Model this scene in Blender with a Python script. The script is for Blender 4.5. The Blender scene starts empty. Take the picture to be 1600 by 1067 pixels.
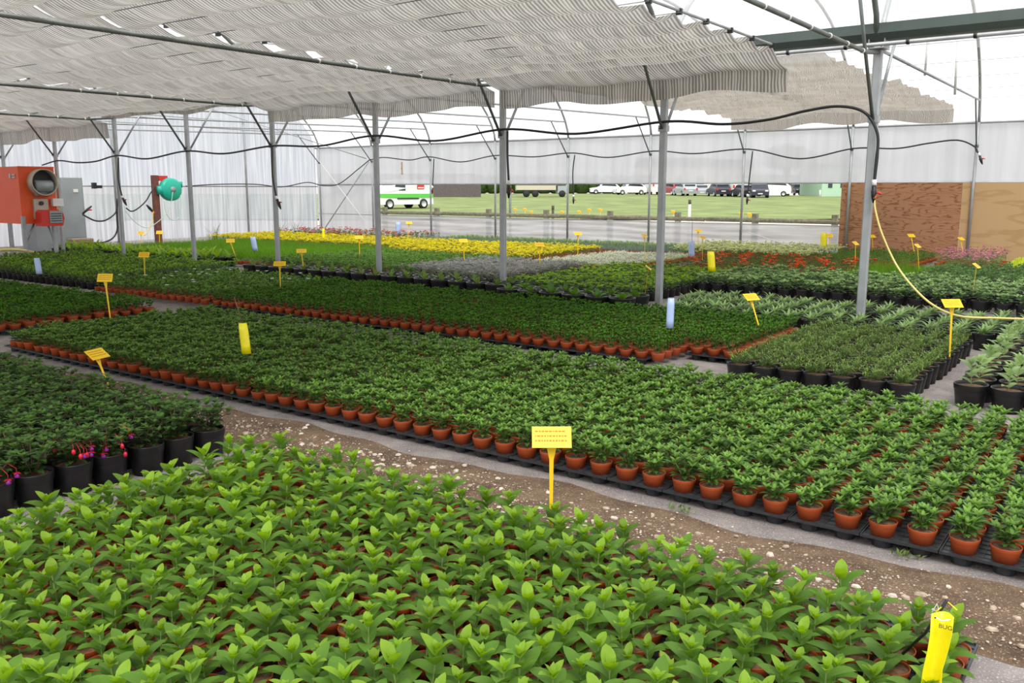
import bpy, math, random
import numpy as np
from mathutils import Vector, Matrix

# ------------------------------------------------------------------ camera
C0 = Vector((2.615, -10.187, 1.554)); YAW = -.6318; PITCH = .1721; FPX = 1374.4
sc = bpy.context.scene
col = sc.collection
cam = bpy.data.objects.new('camera', bpy.data.cameras.new('camera')); col.objects.link(cam)
cam.location = C0
cam.rotation_euler = (math.pi/2 - PITCH, 0, -YAW)
cam.data.sensor_width = 36; cam.data.lens = 36*FPX/1600; cam.data.clip_end = 900; cam.data.clip_start = .05
sc.camera = cam
# ------------------------------------------------------------------ world / light / exposure
w = bpy.data.worlds.new('overcast_sky'); sc.world = w; w.use_nodes = True
bgn = w.node_tree.nodes['Background']
tcn = w.node_tree.nodes.new('ShaderNodeTexCoord'); sep = w.node_tree.nodes.new('ShaderNodeSeparateXYZ')
rmp = w.node_tree.nodes.new('ShaderNodeValToRGB')
w.node_tree.links.new(tcn.outputs['Generated'], sep.inputs[0]); w.node_tree.links.new(sep.outputs[2], rmp.inputs[0])
w.node_tree.links.new(rmp.outputs[0], bgn.inputs[0])
rmp.color_ramp.elements[0].position = 0.0; rmp.color_ramp.elements[0].color = (.86, .9, .96, 1)
rmp.color_ramp.elements[1].position = .6; rmp.color_ramp.elements[1].color = (1, 1, 1, 1)
bgn.inputs[1].default_value = 1.0
sun = bpy.data.objects.new('sun', bpy.data.lights.new('sun', 'SUN')); col.objects.link(sun)
sun.data.energy = 1.6; sun.data.angle = math.radians(25); sun.data.color = (1, .97, .9)
sun.rotation_euler = (math.radians(28), math.radians(24), 0)
sc.view_settings.view_transform = 'Standard'; sc.view_settings.look = 'None'
sc.view_settings.exposure = .7; sc.view_settings.gamma = 1; sc.view_settings.use_curve_mapping = False
sc.cycles.max_bounces = 8; sc.cycles.transparent_max_bounces = 12; sc.cycles.diffuse_bounces = 4
sc.cycles.use_denoising = True; sc.cycles.caustics_reflective = False; sc.cycles.caustics_refractive = False
sc.cycles.sample_clamp_indirect = 4

FW = Vector((math.sin(YAW)*math.cos(PITCH), math.cos(YAW)*math.cos(PITCH), -math.sin(PITCH)))
RT = Vector((math.cos(YAW), -math.sin(YAW), 0)); UP = RT.cross(FW)
FH = Vector((math.sin(YAW), math.cos(YAW), 0))
def ray(px, py): return FW + RT*((px-800)/FPX) - UP*((py-533.5)/FPX)
def at_z(px, py, z): d = ray(px, py); return C0 + d*((z-C0.z)/d.z)
def at_y(px, py, y): d = ray(px, py); return C0 + d*((y-C0.y)/d.y)
def at_x(px, py, x): d = ray(px, py); return C0 + d*((x-C0.x)/d.x)
def depth(p): return (Vector(p)-C0).dot(FW)
def proj(p):
    d = Vector(p)-C0; z = d.dot(FW)
    return (800+FPX*d.dot(RT)/z, 533.5-FPX*d.dot(UP)/z, z)
GS = .0075
def slope_z(x, y):                      # the ground outside rises gently beyond the greenhouse
    return max(0, GS*((Vector((x, y, 0))-Vector((C0.x, C0.y, 0))).dot(FH)-20))
def at_g(px, py):                       # a point on that rising ground
    d = ray(px, py); k = d.dot(FH)
    t = (C0.z + GS*20)/(GS*k - d.z); p = C0 + d*t
    return p if p.z > 0 else at_z(px, py, 0)

# ------------------------------------------------------------------ materials
MATS = {}
def nt(name):
    m = bpy.data.materials.new(name); m.use_nodes = True; MATS[name] = m
    n = m.node_tree.nodes; return m, n, m.node_tree.links, n['Principled BSDF'], n['Material Output']
def plain(name, c, rough=.5, metal=0, noise=0, nscale=8, bump=0, spec=.5):
    m, n, l, p, o = nt(name)
    p.inputs['Base Color'].default_value = (*c, 1); p.inputs['Roughness'].default_value = rough
    p.inputs['Metallic'].default_value = metal; p.inputs['Specular IOR Level'].default_value = spec
    if noise or bump:
        tc = n.new('ShaderNodeTexCoord'); t = n.new('ShaderNodeTexNoise'); t.inputs['Scale'].default_value = nscale
        t.inputs['Detail'].default_value = 5; l.new(tc.outputs['Object'], t.inputs[0])
        if noise:
            r = n.new('ShaderNodeValToRGB'); l.new(t.outputs[0], r.inputs[0])
            r.color_ramp.elements[0].position = .3; r.color_ramp.elements[1].position = .7
            r.color_ramp.elements[0].color = (*[v*(1-noise) for v in c], 1)
            r.color_ramp.elements[1].color = (*[min(1, v*(1+noise)) for v in c], 1)
            l.new(r.outputs[0], p.inputs['Base Color'])
        if bump:
            b = n.new('ShaderNodeBump'); b.inputs['Strength'].default_value = bump; b.inputs['Distance'].default_value = .01
            l.new(t.outputs[0], b.inputs['Height']); l.new(b.outputs[0], p.inputs['Normal'])
    return m
def leafmat(name, c, var=.25, trans=.35, rough=.45, c2=None):
    """leaf: per-plant hue drift, soft noise along the blade, part of the light passes through"""
    m, n, l, p, o = nt(name)
    c2 = c2 or tuple(v*(1+var) for v in c)
    oi = n.new('ShaderNodeObjectInfo'); tc = n.new('ShaderNodeTexCoord'); t = n.new('ShaderNodeTexNoise')
    t.inputs['Scale'].default_value = 22; l.new(tc.outputs['Object'], t.inputs[0])
    ad = n.new('ShaderNodeMath'); ad.operation = 'ADD'; l.new(oi.outputs['Random'], ad.inputs[0]); l.new(t.outputs[0], ad.inputs[1])
    r = n.new('ShaderNodeValToRGB'); mu = n.new('ShaderNodeMath'); mu.operation = 'MULTIPLY'; mu.inputs[1].default_value = .5
    l.new(ad.outputs[0], mu.inputs[0]); l.new(mu.outputs[0], r.inputs[0])
    r.color_ramp.elements[0].position = .2; r.color_ramp.elements[1].position = .8
    r.color_ramp.elements[0].color = (*[v*(1-var) for v in c], 1); r.color_ramp.elements[1].color = (*c2, 1)
    l.new(r.outputs[0], p.inputs['Base Color']); p.inputs['Roughness'].default_value = rough
    p.inputs['Specular IOR Level'].default_value = .22
    tr = n.new('ShaderNodeBsdfTranslucent'); mx = n.new('ShaderNodeMixShader'); mx.inputs[0].default_value = trans
    hs = n.new('ShaderNodeHueSaturation'); hs.inputs['Value'].default_value = 1.5; hs.inputs['Saturation'].default_value = 1.1; hs.inputs['Hue'].default_value = .49
    l.new(r.outputs[0], hs.inputs['Color']); l.new(hs.outputs[0], tr.inputs[0])
    l.new(p.outputs[0], mx.inputs[1]); l.new(tr.outputs[0], mx.inputs[2]); l.new(mx.outputs[0], o.inputs[0])
    return m
def film(name, clear, c=(.95, .97, 1), dif=.5, streak=None, sscale=(1, 1, 1), samt=.3, gloss=.0):
    """plastic film or sheet: `clear` of the light goes straight through, the rest is scattered"""
    m, n, l, p, o = nt(name); n.remove(p)
    tp = n.new('ShaderNodeBsdfTransparent'); tl = n.new('ShaderNodeBsdfTranslucent'); df = n.new('ShaderNodeBsdfDiffuse')
    tl.inputs[0].default_value = (*c, 1); df.inputs[0].default_value = (*[v*.9 for v in c], 1)
    m1 = n.new('ShaderNodeMixShader'); m1.inputs[0].default_value = dif; l.new(tl.outputs[0], m1.inputs[1]); l.new(df.outputs[0], m1.inputs[2])
    m2 = n.new('ShaderNodeMixShader'); m2.inputs[0].default_value = clear; l.new(m1.outputs[0], m2.inputs[1]); l.new(tp.outputs[0], m2.inputs[2])
    l.new(m2.outputs[0], o.inputs[0])
    if streak:
        tc = n.new('ShaderNodeTexCoord'); mp = n.new('ShaderNodeMapping'); mp.inputs['Scale'].default_value = sscale
        t = n.new('ShaderNodeTexNoise'); t.inputs['Scale'].default_value = streak; t.inputs['Detail'].default_value = 4
        l.new(tc.outputs['Object'], mp.inputs[0]); l.new(mp.outputs[0], t.inputs[0])
        r = n.new('ShaderNodeValToRGB'); l.new(t.outputs[0], r.inputs[0])
        r.color_ramp.elements[0].position = .3; r.color_ramp.elements[1].position = .7
        r.color_ramp.elements[0].color = (*[v*(1-samt) for v in c], 1); r.color_ramp.elements[1].color = (*c, 1)
        l.new(r.outputs[0], tl.inputs[0]); l.new(r.outputs[0], df.inputs[0])
    if gloss:
        g = n.new('ShaderNodeBsdfGlossy'); g.inputs['Roughness'].default_value = .25
        m3 = n.new('ShaderNodeMixShader'); m3.inputs[0].default_value = gloss; l.new(m2.outputs[0], m3.inputs[1]); l.new(g.outputs[0], m3.inputs[2])
        l.new(m3.outputs[0], o.inputs[0])
    return m

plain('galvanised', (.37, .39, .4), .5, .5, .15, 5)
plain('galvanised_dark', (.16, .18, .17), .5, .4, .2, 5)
plain('gutter_steel', (.085, .11, .1), .55, .3, .2, 2)
plain('black_rubber', (.012, .013, .015), .4)
plain('black_plastic', (.009, .009, .01), .42, noise=.3)
plain('tray_plastic', (.03, .033, .038), .38, noise=.3, nscale=30)
plain('terracotta_plastic', (.42, .075, .018), .5, noise=.15, nscale=3)
plain('potting_soil', (.17, .09, .05), .95, noise=.5, nscale=60, bump=.6)
plain('yellow_plastic', (.85, .54, .01), .45)
plain('sticky_yellow', (.9, .78, .01), .35, noise=.06, nscale=30)
plain('sticky_blue', (.42, .55, .82), .35)
plain('print_ink', (.45, .2, .0), .6)
plain('dark_ink', (.06, .05, .02), .6)
plain('white_plastic', (.75, .75, .73), .4)
plain('red_plastic', (.6, .03, .02), .4)
plain('orange_plastic', (.85, .2, .02), .4)
plain('orange_paint', (.78, .09, .012), .45, noise=.05, nscale=2)
plain('duct_metal', (.45, .4, .33), .45, .3)
plain('dark_void', (.03, .03, .03), .6)
plain('grey_metal', (.3, .33, .34), .5, .2, .1, 2)
plain('teal_plastic', (.01, .42, .3), .35)
plain('brown_wood', (.15, .05, .035), .7, noise=.3, nscale=12)
plain('old_wood', (.2, .19, .13), .85, noise=.35, nscale=14)
plain('plank_wood', (.42, .3, .22), .8, noise=.2, nscale=10)
plain('yellow_hose', (.75, .62, .2), .4)
plain('pale_hose', (.45, .62, .5), .4)
plain('white_cord', (.8, .8, .78), .6)
plain('concrete', (.5, .48, .46), .9, noise=.2, nscale=10)
plain('stone', (.42, .33, .25), .9, noise=.45, nscale=25)
plain('stone_light', (.6, .52, .44), .9, noise=.3, nscale=25)
plain('stem_green', (.2, .28, .08), .6)
plain('stem_brown', (.16, .07, .05), .6)
plain('flower_yellow', (1, .84, .02), .5, noise=.12, nscale=30)
plain('flower_orange', (.9, .13, .02), .5)
plain('flower_white', (.85, .85, .8), .5)
plain('flower_pink', (.8, .3, .42), .5, noise=.3, nscale=20)
plain('flower_red', (.6, .01, .03), .45)
plain('flower_purple', (.22, .01, .25), .45)
plain('flower_cream', (.8, .85, .4), .5)
plain('flower_lime', (.65, .75, .03), .5)
plain('car_white', (.8, .8, .8), .3); plain('car_dark', (.03, .03, .05), .3); plain('car_silver', (.4, .42, .45), .3, .3)
plain('car_red', (.3, .03, .04), .3); plain('car_green', (.1, .55, .06), .35); plain('car_glass', (.03, .04, .05), .1)
plain('tyre', (.02, .02, .02), .8); plain('hubcap', (.6, .6, .62), .4)
plain('building_cream', (.72, .66, .5), .8); plain('building_green', (.42, .6, .45), .8); plain('fence_brown', (.12, .1, .1), .9, noise=.2)
plain('trailer_side', (.55, .5, .4), .6); plain('bark', (.1, .08, .06), .9, noise=.3)
plain('gravel_pale', (.6, .52, .44), .95, noise=.12, nscale=3)
plain('lawn', (.17, .22, .06), .95, noise=.35, nscale=.5)
leafmat('leaf_bright', (.11, .225, .028)); leafmat('leaf_bright_tip', (.23, .38, .035), trans=.4)
leafmat('leaf_mid', (.085, .185, .035)); leafmat('leaf_mid_tip', (.18, .32, .065))
leafmat('leaf_dark', (.045, .13, .014)); leafmat('leaf_dark_tip', (.1, .24, .025))
leafmat('leaf_fuchsia', (.055, .12, .03)); leafmat('leaf_fuchsia_tip', (.09, .18, .04))
leafmat('leaf_herb', (.1, .16, .04)); leafmat('leaf_herb_tip', (.18, .28, .07))
leafmat('leaf_light', (.1, .2, .05)); leafmat('leaf_grey', (.13, .22, .09)); leafmat('leaf_grey_tip', (.26, .38, .15))
leafmat('leaf_grass', (.11, .26, .015), trans=.45); leafmat('leaf_silver', (.3, .3, .28)); leafmat('leaf_blue', (.15, .19, .2))
leafmat('leaf_pale', (.4, .48, .22)); leafmat('leaf_lime', (.45, .6, .02)); leafmat('leaf_bronze', (.09, .03, .02))
leafmat('leaf_weed', (.13, .2, .05)); leafmat('hedge', (.05, .1, .02))
film('roof_film', .8, (.97, .98, 1), .3)
film('curtain_film', .06, (.62, .64, .68), .45, 1.1, (5, 1, .35), .16)
film('skirt_film', .12, (.62, .64, .67), .5, 1.6, (.35, 1, 7), .45, .06)

def gable_mat():
    m, n, l, p, o = nt('corrugated_sheet'); n.remove(p)
    tc = n.new('ShaderNodeTexCoord'); mp = n.new('ShaderNodeMapping'); mp.inputs['Scale'].default_value = (1, 6, .25)
    t = n.new('ShaderNodeTexNoise'); t.inputs['Scale'].default_value = 2.2; t.inputs['Detail'].default_value = 5
    l.new(tc.outputs['Object'], mp.inputs[0]); l.new(mp.outputs[0], t.inputs[0])
    r = n.new('ShaderNodeValToRGB'); l.new(t.outputs[0], r.inputs[0])
    r.color_ramp.elements[0].position = .3; r.color_ramp.elements[1].position = .7
    r.color_ramp.elements[0].color = (.42, .46, .54, 1); r.color_ramp.elements[1].color = (.7, .73, .78, 1)
    tl = n.new('ShaderNodeBsdfTranslucent'); df = n.new('ShaderNodeBsdfDiffuse'); tp = n.new('ShaderNodeBsdfTransparent')
    l.new(r.outputs[0], tl.inputs[0]); l.new(r.outputs[0], df.inputs[0])
    a = n.new('ShaderNodeMixShader'); a.inputs[0].default_value = .25; l.new(tl.outputs[0], a.inputs[1]); l.new(df.outputs[0], a.inputs[2])
    b = n.new('ShaderNodeMixShader'); b.inputs[0].default_value = .12; l.new(a.outputs[0], b.inputs[1]); l.new(tp.outputs[0], b.inputs[2])
    l.new(b.outputs[0], o.inputs[0])
gable_mat()
def cloth_mat(nm='shade_cloth', dark=(.24, .225, .21, 1), per=.04, wob=.05, tone=(.66, .63, .58, 1)):
    """shade cloth woven of pale strips with looser, darker gaps between them, the strips running across the span"""
    m, n, l, p, o = nt(nm); n.remove(p)
    tc = n.new('ShaderNodeTexCoord'); sp = n.new('ShaderNodeSeparateXYZ'); l.new(tc.outputs['Object'], sp.inputs[0])
    t = n.new('ShaderNodeTexNoise'); t.inputs['Scale'].default_value = 3; t.inputs['Detail'].default_value = 4; l.new(tc.outputs['Object'], t.inputs[0])
    ns = n.new('ShaderNodeMath'); ns.operation = 'MULTIPLY_ADD'; ns.inputs[1].default_value = wob; l.new(t.outputs[0], ns.inputs[0]); l.new(sp.outputs[0], ns.inputs[2])
    f = n.new('ShaderNodeMath'); f.operation = 'MULTIPLY'; f.inputs[1].default_value = 2*math.pi/per; l.new(ns.outputs[0], f.inputs[0])
    s = n.new('ShaderNodeMath'); s.operation = 'SINE'; l.new(f.outputs[0], s.inputs[0])
    t3 = n.new('ShaderNodeTexNoise'); t3.inputs['Scale'].default_value = 1; mp3 = n.new('ShaderNodeMapping'); mp3.inputs['Scale'].default_value = (14, 1.2, 1); l.new(tc.outputs['Object'], mp3.inputs[0]); l.new(mp3.outputs[0], t3.inputs[0])
    ofs = n.new('ShaderNodeMath'); ofs.operation = 'MULTIPLY_ADD'; ofs.inputs[1].default_value = 3.2; ofs.inputs[2].default_value = -1.6; l.new(t3.outputs[0], ofs.inputs[0])
    sm = n.new('ShaderNodeMath'); sm.operation = 'ADD'; l.new(s.outputs[0], sm.inputs[0]); l.new(ofs.outputs[0], sm.inputs[1])
    r = n.new('ShaderNodeMapRange'); r.inputs[1].default_value = -.7; r.inputs[2].default_value = .8; l.new(sm.outputs[0], r.inputs[0])
    cr = n.new('ShaderNodeMixRGB'); cr.inputs[1].default_value = dark; cr.inputs[2].default_value = tone; l.new(r.outputs[0], cr.inputs[0])
    t2 = n.new('ShaderNodeTexNoise'); t2.inputs['Scale'].default_value = 1.2; l.new(tc.outputs['Object'], t2.inputs[0])
    mr = n.new('ShaderNodeMapRange'); mr.inputs[3].default_value = .8; mr.inputs[4].default_value = 1.1; l.new(t2.outputs[0], mr.inputs[0])
    mm = n.new('ShaderNodeMixRGB'); mm.blend_type = 'MULTIPLY'; mm.inputs[0].default_value = 1; l.new(cr.outputs[0], mm.inputs[1]); l.new(mr.outputs[0], mm.inputs[2])
    tl = n.new('ShaderNodeBsdfTranslucent'); df = n.new('ShaderNodeBsdfDiffuse'); l.new(mm.outputs[0], tl.inputs[0]); l.new(mm.outputs[0], df.inputs[0])
    a = n.new('ShaderNodeMixShader'); a.inputs[0].default_value = .5; l.new(tl.outputs[0], a.inputs[1]); l.new(df.outputs[0], a.inputs[2])
    tp = n.new('ShaderNodeBsdfTransparent'); b = n.new('ShaderNodeMixShader'); b.inputs[0].default_value = .05
    l.new(a.outputs[0], b.inputs[1]); l.new(tp.outputs[0], b.inputs[2]); l.new(b.outputs[0], o.inputs[0])
cloth_mat(); cloth_mat('bunched_cloth', (.42, .38, .33, 1), .03, .35, (.6, .56, .5, 1))
def floor_mat(name, c1, c2, scale, specks, bump):
    m, n, l, p, o = nt(name)
    tc = n.new('ShaderNodeTexCoord'); t = n.new('ShaderNodeTexNoise'); t.inputs['Scale'].default_value = scale; t.inputs['Detail'].default_value = 8
    t.inputs['Roughness'].default_value = .7; l.new(tc.outputs['Object'], t.inputs[0])
    r = n.new('ShaderNodeValToRGB'); l.new(t.outputs[0], r.inputs[0]); r.color_ramp.elements[0].position = .35; r.color_ramp.elements[1].position = .65
    r.color_ramp.elements[0].color = (*c1, 1); r.color_ramp.elements[1].color = (*c2, 1)
    v = n.new('ShaderNodeTexNoise'); v.inputs['Scale'].default_value = 120; v.inputs['Detail'].default_value = 3; l.new(tc.outputs['Object'], v.inputs[0])
    r2 = n.new('ShaderNodeValToRGB'); l.new(v.outputs[0], r2.inputs[0]); r2.color_ramp.elements[0].position = .57; r2.color_ramp.elements[1].position = .68
    mx = n.new('ShaderNodeMixRGB'); l.new(r2.outputs[0], mx.inputs[0]); l.new(r.outputs[0], mx.inputs[1]); mx.inputs[2].default_value = (*specks, 1)
    l.new(mx.outputs[0], p.inputs['Base Color']); p.inputs['Roughness'].default_value = .95
    b = n.new('ShaderNodeBump'); b.inputs['Strength'].default_value = bump; b.inputs['Distance'].default_value = .01; l.new(v.outputs[0], b.inputs['Height']); l.new(b.outputs[0], p.inputs['Normal'])
floor_mat('grit_mat', (.17, .145, .145), (.3, .265, .25), 5, (.5, .45, .42), .5)
floor_mat('bare_earth', (.075, .043, .024), (.19, .125, .075), 4, (.38, .28, .19), .9)
def ply_mat(name, c1, c2, dist, lo, hi):
    m, n, l, p, o = nt(name)
    tc = n.new('ShaderNodeTexCoord'); mp = n.new('ShaderNodeMapping'); mp.inputs['Scale'].default_value = (.55, 1, 2.6); l.new(tc.outputs['Object'], mp.inputs[0])
    t = n.new('ShaderNodeTexNoise'); t.inputs['Scale'].default_value = 1.6; t.inputs['Detail'].default_value = 3; l.new(mp.outputs[0], t.inputs[0])
    f = n.new('ShaderNodeMath'); f.operation = 'MULTIPLY'; f.inputs[1].default_value = dist; l.new(t.outputs[0], f.inputs[0])
    s = n.new('ShaderNodeMath'); s.operation = 'SINE'; l.new(f.outputs[0], s.inputs[0])
    r = n.new('ShaderNodeValToRGB'); l.new(s.outputs[0], r.inputs[0]); r.color_ramp.elements[0].position = lo; r.color_ramp.elements[1].position = hi
    r.color_ramp.elements[0].color = (*c1, 1); r.color_ramp.elements[1].color = (*c2, 1)
    l.new(r.outputs[0], p.inputs['Base Color']); p.inputs['Roughness'].default_value = .75
ply_mat('plywood_red', (.34, .17, .085), (.2, .07, .025), 75, .55, 1)
ply_mat('plywood_tan', (.46, .3, .15), (.4, .245, .11), 20, .2, .9)

# ------------------------------------------------------------------ mesh helper
class MB:
    def __init__(s): s.v = []; s.f = []; s.m = []; s.mats = []
    def mi(s, name):
        if name not in s.mats: s.mats.append(name)
        return s.mats.index(name)
    def add(s, vs, fs, mat):
        b = len(s.v); s.v.extend(tuple(v) for v in vs); k = s.mi(mat)
        for f in fs: s.f.append(tuple(i+b for i in f)); s.m.append(k)
    def box(s, c, size, mat, R=None):
        x, y, z = [d/2 for d in size]
        P = [Vector((a*x, b*y, d*z)) for a in (-1, 1) for b in (-1, 1) for d in (-1, 1)]
        if R is not None: P = [R @ p for p in P]
        s.add([p+Vector(c) for p in P], [(0, 1, 3, 2), (4, 6, 7, 5), (0, 4, 5, 1), (2, 3, 7, 6), (0, 2, 6, 4), (1, 5, 7, 3)], mat)
    def lathe(s, prof, mat, n=16, c=(0, 0, 0), R=None):
        vs = []
        for r, z in prof:
            for i in range(n):
                a = 2*math.pi*i/n; p = Vector((r*math.cos(a), r*math.sin(a), z))
                if R is not None: p = R @ p
                vs.append(p+Vector(c))
        fs = [(j*n+i, j*n+(i+1) % n, (j+1)*n+(i+1) % n, (j+1)*n+i) for j in range(len(prof)-1) for i in range(n)]
        s.add(vs, fs, mat)
    def tube(s, pts, r, mat, n=8, caps=True):
        pts = [Vector(p) for p in pts]; vs = []; N = len(pts)
        rr = r if isinstance(r, (list, tuple)) else [r]*N
        pu = None
        for i, p in enumerate(pts):
            t = (pts[min(i+1, N-1)]-pts[max(i-1, 0)]).normalized()
            if pu is None: pu = t.cross(Vector((0, 0, 1)) if abs(t.z) < .9 else Vector((1, 0, 0)))
            u = (pu - t*pu.dot(t)).normalized(); pu = u; v = t.cross(u)
            for k in range(n):
                a = 2*math.pi*k/n; vs.append(p+u*(rr[i]*math.cos(a))+v*(rr[i]*math.sin(a)))
        fs = [(j*n+i, j*n+(i+1) % n, (j+1)*n+(i+1) % n, (j+1)*n+i) for j in range(N-1) for i in range(n)]
        if caps: fs += [tuple(range(n))[::-1], tuple((N-1)*n+i for i in range(n))]
        s.add(vs, fs, mat)
    def leaf(s, base, az, el, L, W, mat, curl=.8, fold=.25, seg=4, shape=0, roll=0):
        """a leaf blade: midrib curving down by `curl`, halves folded up by `fold`"""
        d = Vector((math.cos(az), math.sin(az), 0)); side = Vector((-math.sin(az), math.cos(az), 0)); Z = Vector((0, 0, 1))
        side = (side*math.cos(roll)+Z*math.sin(roll))
        p = Vector(base); e = el; vs = []; fs = []
        for i in range(seg+1):
            t = i/seg
            wd = W*.5*((max(0, math.sin(math.pi*min(1, t**(.85 if shape == 0 else .6))))**.72) if i not in (0, seg) else (.14 if i == 0 else .02))
            if shape == 2: wd = W*.5*(1-t*.9)
            nrm = (Z*math.cos(e)-d*math.sin(e))
            vs += [p+side*wd+nrm*(wd*fold), p, p-side*wd+nrm*(wd*fold)]
            p = p+(d*math.cos(e)+Z*math.sin(e))*(L/seg); e -= curl/seg
        for i in range(seg):
            a = i*3; fs += [(a, a+1, a+4, a+3), (a+1, a+2, a+5, a+4)]
        s.add(vs, fs, mat)
    def ico(s, c, r, mat, squash=1, n=6):
        prof = [(r*math.sin(math.pi*i/4)+1e-4, -r*squash*math.cos(math.pi*i/4)) for i in range(5)]
        s.lathe(prof, mat, n, c)
    def mesh(s, name, smooth=True):
        me = bpy.data.meshes.new(name); me.from_pydata(s.v, [], s.f)
        for k in s.mats: me.materials.append(MATS[k])
        me.polygons.foreach_set('material_index', s.m)
        me.polygons.foreach_set('use_smooth', [smooth]*len(s.f)); me.update(); return me
    def build(s, name, parent=None, loc=(0, 0, 0), smooth=True, rz=0):
        o = bpy.data.objects.new(name, s.mesh(name, smooth)); col.objects.link(o); o.location = loc; o.rotation_euler.z = rz
        if parent: o.parent = parent
        return o
def link(name, me, parent=None, loc=(0, 0, 0)):
    o = bpy.data.objects.new(name, me); col.objects.link(o); o.location = loc
    if parent: o.parent = parent
    return o
def tag(o, label=None, cat=None, group=None, kind=None):
    for k, v in (('label', label), ('category', cat), ('group', group), ('kind', kind)):
        if v: o[k] = v
    return o
def empty(name, loc=(0, 0, 0), rz=0):
    o = bpy.data.objects.new(name, None); col.objects.link(o); o.location = loc; o.rotation_euler.z = rz
    o.empty_display_size = .05; return o
def dup(root, loc, rz, scale=1, swap=None):
    """copy a thing with its parts; swap = mesh replacements by part name"""
    r = root.copy(); col.objects.link(r); r.location = loc; r.rotation_euler.z = rz; r.scale = (scale,)*3
    for ch in root.children:
        c = ch.copy(); col.objects.link(c); c.parent = r
        if swap and ch.name.split('.')[0] in swap: c.data = swap[ch.name.split('.')[0]]
        for g in ch.children:
            d = g.copy(); col.objects.link(d); d.parent = c
    return r
def struct(o): o['kind'] = 'structure'; return o
def ordn(n):
    return f"{n}{'th' if 10 <= n % 100 <= 20 else {1:'st',2:'nd',3:'rd'}.get(n % 10,'th')}"
def spline(pts, k=8):
    """smooth line through points (Catmull-Rom)"""
    P = [Vector(p) for p in pts]; P = [P[0]*2-P[1]]+P+[P[-1]*2-P[-2]]; out = []
    for i in range(1, len(P)-2):
        for j in range(k):
            t = j/k; a, b, c, d = P[i-1:i+3]
            out.append(.5*((2*b)+(c-a)*t+(2*a-5*b+4*c-d)*t*t+(3*b-a-3*c+d)*t**3))
    return out+[P[-2]]

#@@FLOOR
# ------------------------------------------------------------------ floor and ground
XG = -20.85; YW = 10.53; YB = -14; XR = 9.0
m = MB(); m.box(((XG+XR)/2, (YB+YW)/2, -.05), (XR-XG, YW-YB, .1), 'grit_mat'); struct(m.build('floor', smooth=False))
# bare earth strip of the gravel path, a low mound on the floor
rnd = random.Random(3)
m = MB(); nx, ny = 120, 10; vs = []
for i in range(nx+1):
    for j in range(ny+1):
        x = -8.5+14.5*i/nx; t = j/ny
        e0 = -6.98+.05*math.sin(x*2.3)+.03*math.sin(x*7.1); e1 = -6.43+.04*math.sin(x*3.1+1)+.025*math.sin(x*9)
        vs.append((x, e0+(e1-e0)*t, .001+.012*math.sin(math.pi*t)+.003*rnd.random()*(0 < j < ny)))
m.add(vs, [(i*(ny+1)+j, (i+1)*(ny+1)+j, (i+1)*(ny+1)+j+1, i*(ny+1)+j+1) for i in range(nx) for j in range(ny)], 'bare_earth')
tag(struct(m.build('path_earth')))
m = MB()
for k in range(3600):
    x = rnd.uniform(-5, 3.4); y = -6.74+rnd.gauss(0, .12); y = min(max(y, -7.02), -6.44)
    r = rnd.uniform(.002, .0065)*(1+1.9*(rnd.random() < .09)); mt = 'stone' if rnd.random() < .6 else 'stone_light'
    prof = [(.001, -r*.5), (r*rnd.uniform(.8, 1.1), -r*.1), (r*rnd.uniform(.6, .9), r*.35), (.001, r*.55)]
    m.lathe(prof, mt, 5, (x, y, .012+r*.2), Matrix.Rotation(rnd.uniform(0, 6), 3, 'Z') @ Matrix.Diagonal((rnd.uniform(1, 1.6), 1, 1)))
tag(m.build('gravel', smooth=False), 'small pale and brown stones strewn over the earth path between seedling beds', 'gravel', kind='stuff')
# outside ground: pale track beside the greenhouse, then the lawn that rises to the car park
def gstrip(name, rows, mat, thick=.0, smooth=True):
    m = MB(); vs = []
    for r in rows: vs += [(p[0], p[1], (slope_z(p[0], p[1]) + thick)) for p in r]
    n = len(rows[0])
    m.add(vs, [(i*n+j, i*n+j+1, (i+1)*n+j+1, (i+1)*n+j) for i in range(len(rows)-1) for j in range(n-1)], mat)
    return struct(m.build(name, smooth=smooth))
A0 = Vector((C0.x, C0.y)); F2 = Vector((FH.x, FH.y)); R2 = Vector((RT.x, RT.y))
def gp(dep, lat): p = A0+F2*dep+R2*lat; return (p.x, p.y)
gstrip('ground_outside', [[gp(d, l) for l in (-300, -60, 0, 60, 300)] for d in (-60, 20, 40, 80, 160, 400)], 'gravel_pale', -.06)
gstrip('lawn', [[gp(d, l) for l in (-260, -80, -40, 0, 40, 90)] for d in (41, 60, 80, 105, 112)], 'lawn', .02)
gstrip('lawn_verge', [[gp(d, l) for l in (-260, -80, -40, 0, 22, 30)] for d in (114, 118, 124, 128)], 'lawn', .0)

#@@STRUCT
# ------------------------------------------------------------------ shell: gable, side wall, roof film
def arch_z(t, z0=2.9, rise=2.15):                   # t 0..1 across one span
    return z0+rise*(max(0, 1-abs(2*t-1)**2.3))**.62
SPAN = YW
def arch_pts(y0, y1, n=24):
    return [(y0+(y1-y0)*(.5-.5*math.cos(math.pi*i/n)), arch_z(.5-.5*math.cos(math.pi*i/n))) for i in range(n+1)]
m = MB()
def corr(y0, y1, z1f):
    n = int((y1-y0)/.038); vs = []
    for i in range(n+1):
        y = y0+(y1-y0)*i/n; dx = .012*math.sin(math.pi*i)+(.009 if i % 2 else -.009)
        vs += [(XG+dx, y, 0), (XG+dx, y, z1f(y))]
    m.add(vs, [(2*i, 2*i+2, 2*i+3, 2*i+1) for i in range(n)], 'corrugated_sheet')
corr(-SPAN, 0, lambda y: arch_z((y+SPAN)/SPAN)-.03); corr(0, YW, lambda y: arch_z(y/SPAN)-.03)
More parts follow.
